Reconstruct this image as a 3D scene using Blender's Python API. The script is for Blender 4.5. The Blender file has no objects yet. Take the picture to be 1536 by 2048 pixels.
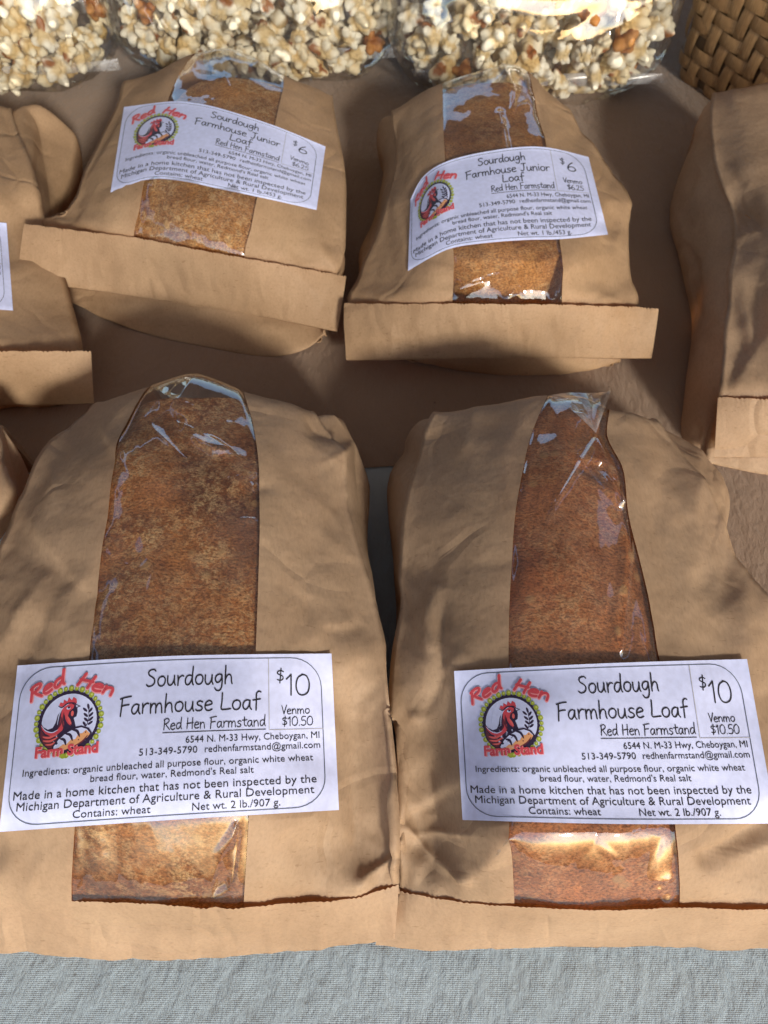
import bpy, bmesh, math, random
import numpy as np
from mathutils import Vector, Matrix, noise as mnoise
from mathutils.bvhtree import BVHTree
from mathutils.geometry import tessellate_polygon

random.seed(4); rng = np.random.default_rng(4)
sc = bpy.context.scene
C = sc.collection
R = math.radians

# ------------------------------------------------------------------ camera
F = 1435.0; H = 310.0; TH = R(58.6); MM = 0.001
cam = bpy.data.cameras.new('camera'); camo = bpy.data.objects.new('camera', cam); C.objects.link(camo)
camo.location = (0, 0, H*MM); camo.rotation_euler = (R(90)-TH, 0, 0)
cam.sensor_fit = 'VERTICAL'; cam.sensor_height = 24.0; cam.lens = 24.0*F/2048.0
cam.clip_start = 0.01; cam.clip_end = 400
cam.dof.use_dof = True; cam.dof.focus_distance = 0.25; cam.dof.aperture_fstop = 15.0
sc.camera = camo
CT, ST = math.cos(TH), math.sin(TH)

# ------------------------------------------------------------------ light
ROOF_Y0 = -1330      # mm, near edge of the stall roof
SUN_EL, SUN_AZ = R(24), R(157)      # azimuth measured clockwise from +y: the sun stands low behind the viewer's right shoulder
w = bpy.data.worlds.new("World"); sc.world = w; w.use_nodes = True
wn = w.node_tree; bg = wn.nodes['Background']
sky = wn.nodes.new('ShaderNodeTexSky'); sky.sky_type = 'NISHITA'; sky.sun_disc = False
sky.sun_elevation = SUN_EL; sky.sun_rotation = SUN_AZ
wn.links.new(sky.outputs[0], bg.inputs[0]); bg.inputs[1].default_value = 0.15
sl = bpy.data.lights.new('sun', 'SUN'); sl.energy = 1.8; sl.angle = R(7); sl.color = (1.0, .93, .80)
slo = bpy.data.objects.new('sun', sl); C.objects.link(slo)
sd = Vector((math.sin(SUN_AZ)*math.cos(SUN_EL), math.cos(SUN_AZ)*math.cos(SUN_EL), math.sin(SUN_EL)))
slo.rotation_euler = sd.to_track_quat('Z', 'Y').to_euler()
sc.view_settings.view_transform = 'Standard'; sc.view_settings.look = 'None'
sc.view_settings.exposure = 0.92; sc.view_settings.gamma = 1
sc.cycles.max_bounces = 10; sc.cycles.transparent_max_bounces = 24
sc.cycles.caustics_reflective = False; sc.cycles.caustics_refractive = False
sc.cycles.sample_clamp_indirect = 6.0

# ------------------------------------------------------------------ helpers
def P3(px, py, z):
    """the place (mm) at height z above the cloth that the photograph shows at px,py"""
    a = (px-768)/F; b = (py-1024)/F
    t = (H-z)/(ST+b*CT)
    return np.array([a*t, (CT-b*ST)*t, z])
def ray(px, py):
    a = (px-768)/F; b = (py-1024)/F
    return Vector((a, CT-b*ST, -ST-b*CT)).normalized()
def proj(P):
    P = np.asarray(P); x, y, z = P[..., 0], P[..., 1], P[..., 2]-H
    d = y*CT - z*ST; u = y*ST + z*CT
    return np.stack([768+F*x/d, 1024-F*u/d], -1)
def tag(o, label=None, cat=None, group=None, kind=None):
    if label: o['label'] = label
    if cat: o['category'] = cat
    if group: o['group'] = group
    if kind: o['kind'] = kind
    return o
def mesh_obj(name, V, Fc, mats, parent=None, smooth=True, mi=None):
    me = bpy.data.meshes.new(name)
    V = np.asarray(V, dtype=np.float64)
    me.from_pydata([tuple(v) for v in V], [], [tuple(f) for f in Fc])
    if not isinstance(mats, (list, tuple)): mats = [mats]
    for m in mats: me.materials.append(m)
    if smooth: me.polygons.foreach_set('use_smooth', [True]*len(me.polygons))
    if mi is not None: me.polygons.foreach_set('material_index', mi)
    me.update()
    o = bpy.data.objects.new(name, me); C.objects.link(o)
    if parent: o.parent = parent
    return o
def empty(name, loc=(0, 0, 0)):
    o = bpy.data.objects.new(name, None); C.objects.link(o); o.location = loc; o.empty_display_size = .02
    return o
def adopt(o, parent):
    """parent o, whose mesh is in world coordinates, under a parent placed at its base"""
    o.parent = parent
    if parent.parent is None:
        M = Matrix.Translation(-parent.location)
        o.data.transform(M)
    return o

def tangents(P, crease):
    n = len(P); ml = np.zeros_like(P); mr = np.zeros_like(P)
    for i in range(n):
        d1 = P[i]-P[i-1] if i > 0 else P[i+1]-P[i]
        d2 = P[i+1]-P[i] if i < n-1 else P[i]-P[i-1]
        if i in crease: ml[i], mr[i] = d1, d2
        else: ml[i] = mr[i] = (d1+d2)/2
    return ml, mr
def herm(P, crease, s):
    """P (n,...), piecewise cubic through all points, sharp at the crease indices"""
    ml, mr = tangents(P, crease); s = np.asarray(s, float)
    i = np.clip(np.floor(s).astype(int), 0, len(P)-2); t = (s-i)
    sh = (len(s),)+(1,)*(P.ndim-1); t = t.reshape(sh)
    h00 = 2*t**3-3*t**2+1; h10 = t**3-2*t**2+t; h01 = -2*t**3+3*t**2; h11 = t**3-t**2
    return h00*P[i]+h10*mr[i]+h01*P[i+1]+h11*ml[i+1]

def sm(x): x = np.clip(x, 0, 1); return x*x*(3-2*x)

def facet(Q, f, seed):
    """crumpled-paper relief: flat triangles meeting in sharp folds"""
    n = VN(seed); q3 = np.dstack([Q, 0*Q[..., 0]]) if Q.ndim == 3 else np.c_[Q, 0*Q[:, 0]]
    wx = n(q3, f*.7); wy = n(q3+57.3, f*.7)
    x = Q[..., 0]*f*.8+Q[..., 1]*f*.45+.55*wx; y = -Q[..., 0]*f*.45+Q[..., 1]*f*.8*.75+.55*wy
    i = np.floor(x).astype(int); j = np.floor(y).astype(int); u = x-i; v = y-j
    T = n.t[:, :, 0]; g = lambda a, b: T[a % 64, b % 64]
    lo = g(i, j)+u*(g(i+1, j)-g(i, j))+v*(g(i+1, j+1)-g(i+1, j))
    hi = g(i, j)+v*(g(i, j+1)-g(i, j))+u*(g(i+1, j+1)-g(i, j+1))
    return np.where(u > v, lo, hi)
class VN:
    """cheap vectorised value noise in 2D / 3D"""
    def __init__(s, seed): s.r = np.random.default_rng(seed); s.t = s.r.random((64, 64, 16))*2-1
    def __call__(s, X, f):
        X = np.asarray(X)*f+100.3
        i = np.floor(X).astype(int); t = X-i; t = t*t*(3-2*t)
        out = 0
        for a in (0, 1):
            wa = t[..., 0] if a else 1-t[..., 0]
            for b in (0, 1):
                wb = t[..., 1] if b else 1-t[..., 1]
                for c in (0, 1):
                    wc = t[..., 2] if c else 1-t[..., 2]
                    out = out+wa*wb*wc*s.t[(i[..., 0]+a) % 64, (i[..., 1]+b) % 64, (i[..., 2]+c) % 16]
        return out

def segdist(Q, a, b):
    a = np.array(a, float); b = np.array(b, float); ab = b-a
    t = np.clip(((Q-a)@ab)/(ab@ab), 0, 1)
    d = Q-(a+t[..., None]*ab)
    s = np.sign((Q-a)[..., 0]*ab[1]-(Q-a)[..., 1]*ab[0])
    return np.linalg.norm(d, axis=-1), t, s

def grid_faces(nv, nu, mask=None):
    idx = np.arange(nv*nu).reshape(nv, nu)
    q = np.stack([idx[:-1, :-1], idx[:-1, 1:], idx[1:, 1:], idx[1:, :-1]], -1).reshape(-1, 4)
    # counter clockwise from above: rows run towards the viewer, columns to the right
    q = q[:, [0, 3, 2, 1]]
    if mask is not None: q = q[mask.reshape(-1)]
    return q
def compact(V, q):
    used = np.unique(q); mp = -np.ones(len(V), int); mp[used] = np.arange(len(used))
    return V[used], mp[q]

# ------------------------------------------------------------------ materials
def newmat(name):
    m = bpy.data.materials.new(name); m.use_nodes = True
    nt = m.node_tree; nt.nodes.clear()
    out = nt.nodes.new('ShaderNodeOutputMaterial')
    return m, nt, out
def N(nt, typ, **kw):
    n = nt.nodes.new(typ)
    for k, v in kw.items():
        if k.startswith('i_'):
            n.inputs[k[2:].replace('_', ' ')].default_value = v
        else: setattr(n, k, v)
    return n
def ramp(nt, stops, interp='LINEAR'):
    r = nt.nodes.new('ShaderNodeValToRGB'); r.color_ramp.interpolation = interp
    e = r.color_ramp.elements
    while len(e) < len(stops): e.new(.5)
    for k, (p, c) in enumerate(stops):
        e[k].position = p; e[k].color = (*c, 1) if len(c) == 3 else c
    return r
def tex(nt, typ, scale, coord=None, mapping=None, **kw):
    t = nt.nodes.new(typ); t.inputs['Scale'].default_value = scale
    for k, v in kw.items():
        if k in t.inputs: t.inputs[k].default_value = v
    if coord is not None: nt.links.new(coord, t.inputs['Vector'])
    return t
def mapped(nt, coord, scale=(1, 1, 1), rot=(0, 0, 0), loc=(0, 0, 0)):
    m = nt.nodes.new('ShaderNodeMapping'); m.inputs['Scale'].default_value = scale
    m.inputs['Rotation'].default_value = rot; m.inputs['Location'].default_value = loc
    nt.links.new(coord, m.inputs['Vector']); return m.outputs[0]
def mix(nt, a, b, fac, mode='MIX'):
    m = nt.nodes.new('ShaderNodeMix'); m.data_type = 'RGBA'; m.blend_type = mode
    for s, v in ((0, fac), (6, a), (7, b)):
        if isinstance(v, bpy.types.NodeSocket): nt.links.new(v, m.inputs[s])
        elif s == 0: m.inputs[0].default_value = v
        else: m.inputs[s].default_value = (*v, 1)
    return m.outputs[2]

def paper_mat(name='kraft_paper', tint=(1, 1, 1)):
    m, nt, out = newmat(name); L = nt.links
    g = N(nt, 'ShaderNodeNewGeometry').outputs['Position']
    n1 = tex(nt, 'ShaderNodeTexNoise', 28, g, Detail=4, Roughness=.6)
    n2 = tex(nt, 'ShaderNodeTexNoise', 900, mapped(nt, g, (1, .35, 1), (0, 0, .5)), Detail=4, Roughness=.7)
    n3 = tex(nt, 'ShaderNodeTexNoise', 650, mapped(nt, g, (.35, 1.6, 1), (0, 0, -.6)), Detail=2)
    c = lambda r, gg, b: (r*tint[0], gg*tint[1], b*tint[2])
    r1 = ramp(nt, [(.3, c(.41, .278, .176)), (.7, c(.53, .372, .245))]); L.new(n1.outputs[0], r1.inputs[0])
    r2 = ramp(nt, [(.25, (.72, .68, .64)), (.5, (.97, .97, .97)), (.75, (1.12, 1.12, 1.12))]); L.new(n2.outputs[0], r2.inputs[0])
    r3 = ramp(nt, [(.66, (1, 1, 1)), (.74, (.66, .6, .55))]); L.new(n3.outputs[0], r3.inputs[0])
    col = mix(nt, r1.outputs[0], r2.outputs[0], .55, 'MULTIPLY')
    col = mix(nt, col, r3.outputs[0], .55, 'MULTIPLY')
    b1 = N(nt, 'ShaderNodeBump'); b1.inputs['Strength'].default_value = .35; b1.inputs['Distance'].default_value = .0003
    L.new(n2.outputs[0], b1.inputs['Height'])
    n4 = tex(nt, 'ShaderNodeTexNoise', 70, g, Detail=3, Roughness=.5)
    b2 = N(nt, 'ShaderNodeBump'); b2.inputs['Strength'].default_value = .35; b2.inputs['Distance'].default_value = .003
    L.new(n4.outputs[0], b2.inputs['Height']); L.new(b1.outputs[0], b2.inputs['Normal'])
    wv = N(nt, 'ShaderNodeVectorMath', operation='MULTIPLY_ADD'); nw = tex(nt, 'ShaderNodeTexNoise', 22, g, Detail=2)
    L.new(nw.outputs['Color'], wv.inputs[0]); wv.inputs[1].default_value = (.03, .03, .03); L.new(g, wv.inputs[2])
    cv = tex(nt, 'ShaderNodeTexVoronoi', 24, wv.outputs[0]); cv.feature = 'DISTANCE_TO_EDGE'
    crr = ramp(nt, [(0, (0, 0, 0)), (.07, (.8, .8, .8)), (.4, (1, 1, 1))]); L.new(cv.outputs['Distance'], crr.inputs[0])
    cm = tex(nt, 'ShaderNodeTexNoise', 16, mapped(nt, g, (1, 1, 1), (0, 0, 0), (4.2, 1, 0)), Detail=2)
    cmr = ramp(nt, [(.46, (0, 0, 0)), (.62, (1, 1, 1))]); L.new(cm.outputs[0], cmr.inputs[0])
    cmul = N(nt, 'ShaderNodeMath', operation='MULTIPLY'); L.new(crr.outputs[0], cmul.inputs[0]); L.new(cmr.outputs[0], cmul.inputs[1])
    b3 = N(nt, 'ShaderNodeBump'); b3.inputs['Strength'].default_value = .45; b3.inputs['Distance'].default_value = .0012
    L.new(cmul.outputs[0], b3.inputs['Height']); L.new(b2.outputs[0], b3.inputs['Normal']); b2 = b3
    p = N(nt, 'ShaderNodeBsdfPrincipled'); p.inputs['Roughness'].default_value = .58
    p.inputs['Specular IOR Level'].default_value = .28
    L.new(col, p.inputs['Base Color']); L.new(b2.outputs[0], p.inputs['Normal'])
    tr = N(nt, 'ShaderNodeBsdfTranslucent'); tc = mix(nt, col, (1.0, .50, .20), 1.0, 'MULTIPLY'); L.new(tc, tr.inputs[0])
    mx = N(nt, 'ShaderNodeMixShader'); mx.inputs[0].default_value = .30
    L.new(p.outputs[0], mx.inputs[1]); L.new(tr.outputs[0], mx.inputs[2]); L.new(mx.outputs[0], out.inputs[0])
    return m
def film_mat(name='clear_film', haze=.02, gloss=1.6, rough=.025, bump=0.0):
    m, nt, out = newmat(name); L = nt.links
    g = N(nt, 'ShaderNodeNewGeometry').outputs['Position']
    fr = N(nt, 'ShaderNodeLayerWeight'); fr.inputs[0].default_value = .5
    pw_ = N(nt, 'ShaderNodeMath', operation='POWER'); L.new(fr.outputs['Facing'], pw_.inputs[0]); pw_.inputs[1].default_value = 4.0
    ml = N(nt, 'ShaderNodeMath', operation='MULTIPLY_ADD'); ml.use_clamp = True
    L.new(pw_.outputs[0], ml.inputs[0]); ml.inputs[1].default_value = .8; ml.inputs[2].default_value = .045*gloss
    gl = N(nt, 'ShaderNodeBsdfGlossy'); gl.inputs['Roughness'].default_value = rough
    nz = tex(nt, 'ShaderNodeTexNoise', 60, g, Detail=2)
    bm = N(nt, 'ShaderNodeBump'); bm.inputs['Strength'].default_value = bump; bm.inputs['Distance'].default_value = .002
    L.new(nz.outputs[0], bm.inputs['Height'])
    L.new(bm.outputs[0], gl.inputs['Normal']); L.new(bm.outputs[0], fr.inputs['Normal'])
    tp = N(nt, 'ShaderNodeBsdfTransparent'); tp.inputs[0].default_value = (.97, .97, .965, 1)
    df = N(nt, 'ShaderNodeBsdfDiffuse'); df.inputs[0].default_value = (.8, .8, .82, 1)
    hz = tex(nt, 'ShaderNodeTexNoise', 45, g, Detail=5, Roughness=.65)
    hr = ramp(nt, [(.4, (haze*.3,)*3), (.75, (haze*2.5,)*3)]); L.new(hz.outputs[0], hr.inputs[0])
    m0 = N(nt, 'ShaderNodeMixShader'); L.new(hr.outputs[0], m0.inputs[0]); L.new(tp.outputs[0], m0.inputs[1]); L.new(df.outputs[0], m0.inputs[2])
    m1 = N(nt, 'ShaderNodeMixShader'); L.new(ml.outputs[0], m1.inputs[0]); L.new(m0.outputs[0], m1.inputs[1]); L.new(gl.outputs[0], m1.inputs[2])
    L.new(m1.outputs[0], out.inputs[0])
    return m
def crust_mat(name, dark, midc, flour, amount, seed):
    m, nt, out = newmat(name); L = nt.links
    g0 = N(nt, 'ShaderNodeNewGeometry').outputs['Position']
    # ragged, slightly swirled coordinates
    wn_ = tex(nt, 'ShaderNodeTexNoise', 45, g0, Detail=3)
    vm = N(nt, 'ShaderNodeVectorMath', operation='MULTIPLY_ADD')
    L.new(wn_.outputs['Color'], vm.inputs[0]); vm.inputs[1].default_value = (.004, .004, .004); L.new(g0, vm.inputs[2])
    g = mapped(nt, vm.outputs[0], (1, 1, 1), (0, 0, .15), (seed, 0, 0))
    big = tex(nt, 'ShaderNodeTexNoise', 24, g, Detail=6, Roughness=.7)
    fl = tex(nt, 'ShaderNodeTexNoise', 260, mapped(nt, g, (1, 1.08, 1)), Detail=8, Roughness=.85)
    grit = tex(nt, 'ShaderNodeTexVoronoi', 560, mapped(nt, g, (.75, 1.15, 1))); grit.feature = 'F1'
    blis = tex(nt, 'ShaderNodeTexVoronoi', 120, g, Randomness=1.0)
    rb = ramp(nt, [(.36, dark), (.52, midc), (.68, tuple(c*1.3 for c in midc))]); L.new(big.outputs[0], rb.inputs[0])
    rf = ramp(nt, [(.47, (0, 0, 0)), (.56, (1, 1, 1))]); L.new(fl.outputs[0], rf.inputs[0])
    big2 = tex(nt, 'ShaderNodeTexNoise', 38, mapped(nt, g, (1, 1, 1), (0, 0, 0), (3.1, 1.7, 0)), Detail=4)
    ra = ramp(nt, [(.36, (.10*amount,)*3), (.62, (1.0*amount,)*3)]); L.new(big2.outputs[0], ra.inputs[0])
    fm = N(nt, 'ShaderNodeMath', operation='MULTIPLY'); L.new(rf.outputs[0], fm.inputs[0]); L.new(ra.outputs[0], fm.inputs[1])
    col = mix(nt, rb.outputs[0], flour, fm.outputs[0])
    sp = tex(nt, 'ShaderNodeTexNoise', 1100, mapped(nt, g, (.8, 1.2, 1)), Detail=3, Roughness=.6)
    rg = ramp(nt, [(.34, (.42, .34, .28)), (.50, (1.0, 1.0, 1.0)), (.66, (1.45, 1.4, 1.3))]); L.new(sp.outputs[0], rg.inputs[0])
    col = mix(nt, col, rg.outputs[0], .9, 'MULTIPLY')
    rh = ramp(nt, [(.30, (.55, .48, .42)), (.50, (1, 1, 1))]); L.new(fl.outputs[0], rh.inputs[0])
    col = mix(nt, col, rh.outputs[0], .8, 'MULTIPLY')
    mo = tex(nt, 'ShaderNodeTexNoise', 17, mapped(nt, g, (1, 1, 1), (0, 0, 0), (7.7, 2.2, 0)), Detail=6, Roughness=.65)
    rmo = ramp(nt, [(.36, (.50, .42, .38)), (.50, (.92, .90, .88)), (.66, (1.15, 1.12, 1.05))]); L.new(mo.outputs[0], rmo.inputs[0])
    col = mix(nt, col, rmo.outputs[0], 1.0, 'MULTIPLY')
    rbl = ramp(nt, [(.16, (1, 1, 1)), (.30, (0, 0, 0))]); L.new(blis.outputs['Distance'], rbl.inputs[0])
    sel = ramp(nt, [(.60, (0, 0, 0)), (.72, (.6, .6, .6))]); L.new(blis.outputs['Color'], sel.inputs[0])
    bmul = N(nt, 'ShaderNodeMath', operation='MULTIPLY'); L.new(rbl.outputs[0], bmul.inputs[0]); L.new(sel.outputs[0], bmul.inputs[1])
    col = mix(nt, col, (.56, .33, .14), bmul.outputs[0])
    h = N(nt, 'ShaderNodeMath', operation='ADD'); L.new(fl.outputs[0], h.inputs[0])
    h2 = N(nt, 'ShaderNodeMath', operation='MULTIPLY'); L.new(sp.outputs[0], h2.inputs[0]); h2.inputs[1].default_value = .45
    L.new(h2.outputs[0], h.inputs[1])
    h3 = N(nt, 'ShaderNodeMath', operation='MULTIPLY_ADD'); L.new(bmul.outputs[0], h3.inputs[0]); h3.inputs[1].default_value = .6; L.new(h.outputs[0], h3.inputs[2])
    b = N(nt, 'ShaderNodeBump'); b.inputs['Strength'].default_value = 1.0; b.inputs['Distance'].default_value = .0013
    L.new(h3.outputs[0], b.inputs['Height'])
    p = N(nt, 'ShaderNodeBsdfPrincipled'); p.inputs['Roughness'].default_value = .7; p.inputs['Specular IOR Level'].default_value = .2
    L.new(col, p.inputs['Base Color']); L.new(b.outputs[0], p.inputs['Normal']); L.new(p.outputs[0], out.inputs[0])
    return m
def plain(name, col, rough=.6, spec=.3):
    m, nt, out = newmat(name)
    g = N(nt, 'ShaderNodeNewGeometry').outputs['Position']
    n = tex(nt, 'ShaderNodeTexNoise', 400, g, Detail=3)
    r = ramp(nt, [(.3, tuple(c*.93 for c in col)), (.7, tuple(min(1, c*1.06) for c in col))]); nt.links.new(n.outputs[0], r.inputs[0])
    p = N(nt, 'ShaderNodeBsdfPrincipled'); p.inputs['Roughness'].default_value = rough; p.inputs['Specular IOR Level'].default_value = spec
    nt.links.new(r.outputs[0], p.inputs['Base Color']); nt.links.new(p.outputs[0], out.inputs[0])
    return m
PAPER = paper_mat(); FILM = film_mat(haze=.02, gloss=3.2, rough=.015, bump=.03)
PAPER_JR = paper_mat('kraft_paper_small_bags', (1.0, .96, .88))
M_LABEL = plain('white_label_paper', (.56, .61, .88), .5, .3)
M_INK = plain('black_ink', (.022, .022, .03), .5)
M_LINE = plain('grey_ink_line', (.10, .12, .18), .5)
M_LINE2 = plain('pale_ink_line', (.42, .43, .50), .5)
M_RED = plain('red_ink', (.56, .065, .09), .5); M_PINK = plain('pink_ink', (.78, .30, .33), .5)
M_SAL = plain('salmon_ink', (.66, .12, .12), .5)
M_GREEN = plain('green_ink', (.30, .36, .04), .5); M_GREEN2 = plain('light_green_ink', (.50, .56, .14), .5)
M_NAVY = plain('dark_plum_ink', (.028, .018, .05), .5); M_PLUM = plain('maroon_ink', (.12, .025, .04), .5)
M_ORANGE = plain('bread_orange_ink', (.66, .32, .15), .5); M_WHITE = plain('white_ink', (.56, .61, .88), .5)
M_CRUSTS = [crust_mat('crust_dark', (.22, .066, .020), (.43, .160, .046), (.68, .45, .23), .85, 0.0),
            crust_mat('crust_red', (.34, .098, .032), (.46, .165, .056), (.62, .37, .19), .6, 2.7),
            crust_mat('crust_golden', (.30, .115, .032), (.49, .225, .066), (.70, .50, .26), .85, 5.3),
            crust_mat('crust_amber', (.31, .112, .032), (.49, .220, .064), (.66, .44, .21), .7, 8.9)]
M_INSIDE = plain('cut_paper_edge', (.62, .46, .30), .7)
# ------------------------------------------------------------------ print on the labels (2D, mm; x right, y down from the label's top left)
LW, LH = 101.6, 50.8
def cr(pts, n=6, closed=False):
    P = [np.array(p, float) for p in pts]
    if len(P) < 3: return P
    out = []; m = len(P)
    for i in range(m if closed else m-1):
        p0 = P[(i-1) % m] if closed or i > 0 else P[0]
        p1 = P[i]; p2 = P[(i+1) % m]
        p3 = P[(i+2) % m] if closed or i+2 < m else P[-1]
        for k in range(n):
            t = k/n
            out.append(.5*((2*p1)+(p2-p0)*t+(2*p0-5*p1+4*p2-p3)*t*t+(3*p1-p0-3*p2+p3)*t**3))
    if not closed: out.append(P[-1])
    return out
class Sheet:
    """collects flat triangles per ink; each shape gets its own layer"""
    def __init__(s): s.items = []; s.lay = 0
    def tris(s, V, T, mat, layer): s.items.append((np.array(V, float), np.array(T, int), mat, layer))
    def poly(s, pts, mat, layer, smooth=0):
        if smooth: pts = cr(pts, smooth, True)
        V = [Vector((p[0], p[1], 0)) for p in pts]
        T = tessellate_polygon([V])
        V = np.array([(v.x, v.y) for v in V]); T = np.array(T)
        for _ in range(4):
            e = max(np.linalg.norm(V[T[:, a]]-V[T[:, b]], axis=1).max() for a, b in ((0, 1), (1, 2), (2, 0)))
            if e < 3.0: break
            V, T = subdiv(V, T)
        s.tris(V, T, mat, layer)
    def stroke(s, pts, w, mat, layer, taper=False, n=5, caps=True):
        P = np.array(cr(pts, n)); 
        seg = []                                 # limit the step so that it follows the sheet
        for a, b in zip(P[:-1], P[1:]):
            k = max(1, int(np.linalg.norm(b-a)/2.0))
            seg += [a+(b-a)*j/k for j in range(k)]
        P = np.array(seg+[P[-1]])
        d = np.gradient(P, axis=0); ln = np.linalg.norm(d, axis=1); ln[ln == 0] = 1; d = d/ln[:, None]
        nn = np.stack([-d[:, 1], d[:, 0]], 1)
        tt = np.linspace(0, 1, len(P))
        ww = np.full(len(P), w/2) if not taper else w/2*np.sin(np.pi*np.clip(tt*.92+.04, 0, 1))**.7
        V = list(P+nn*ww[:, None])+list(P-nn*ww[:, None]); m = len(P); T = []
        for i in range(m-1): T += [(i, i+1, m+i+1), (i, m+i+1, m+i)]
        if caps and not taper:
            for c, dd in ((0, -d[0]), (m-1, d[-1])):
                b = len(V); V.append(P[c]); a0 = math.atan2(dd[1], dd[0])
                for k in range(7):
                    a = a0-math.pi/2+math.pi*k/6
                    V.append(P[c]+w/2*np.array([math.cos(a), math.sin(a)]))
                T += [(b, b+1+k, b+2+k) for k in range(6)]
        s.tris(V, T, mat, layer)
def subdiv(V, T):
    V = list(map(tuple, V)); idx = {}; out = []
    def mid(a, b):
        k = (min(a, b), max(a, b))
        if k not in idx:
            idx[k] = len(V); V.append(((V[a][0]+V[b][0])/2, (V[a][1]+V[b][1])/2))
        return idx[k]
    for a, b, c in T:
        ab, bc, ca = mid(a, b), mid(b, c), mid(c, a)
        out += [(a, ab, ca), (ab, b, bc), (ca, bc, c), (ab, bc, ca)]
    return np.array(V), np.array(out)

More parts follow.
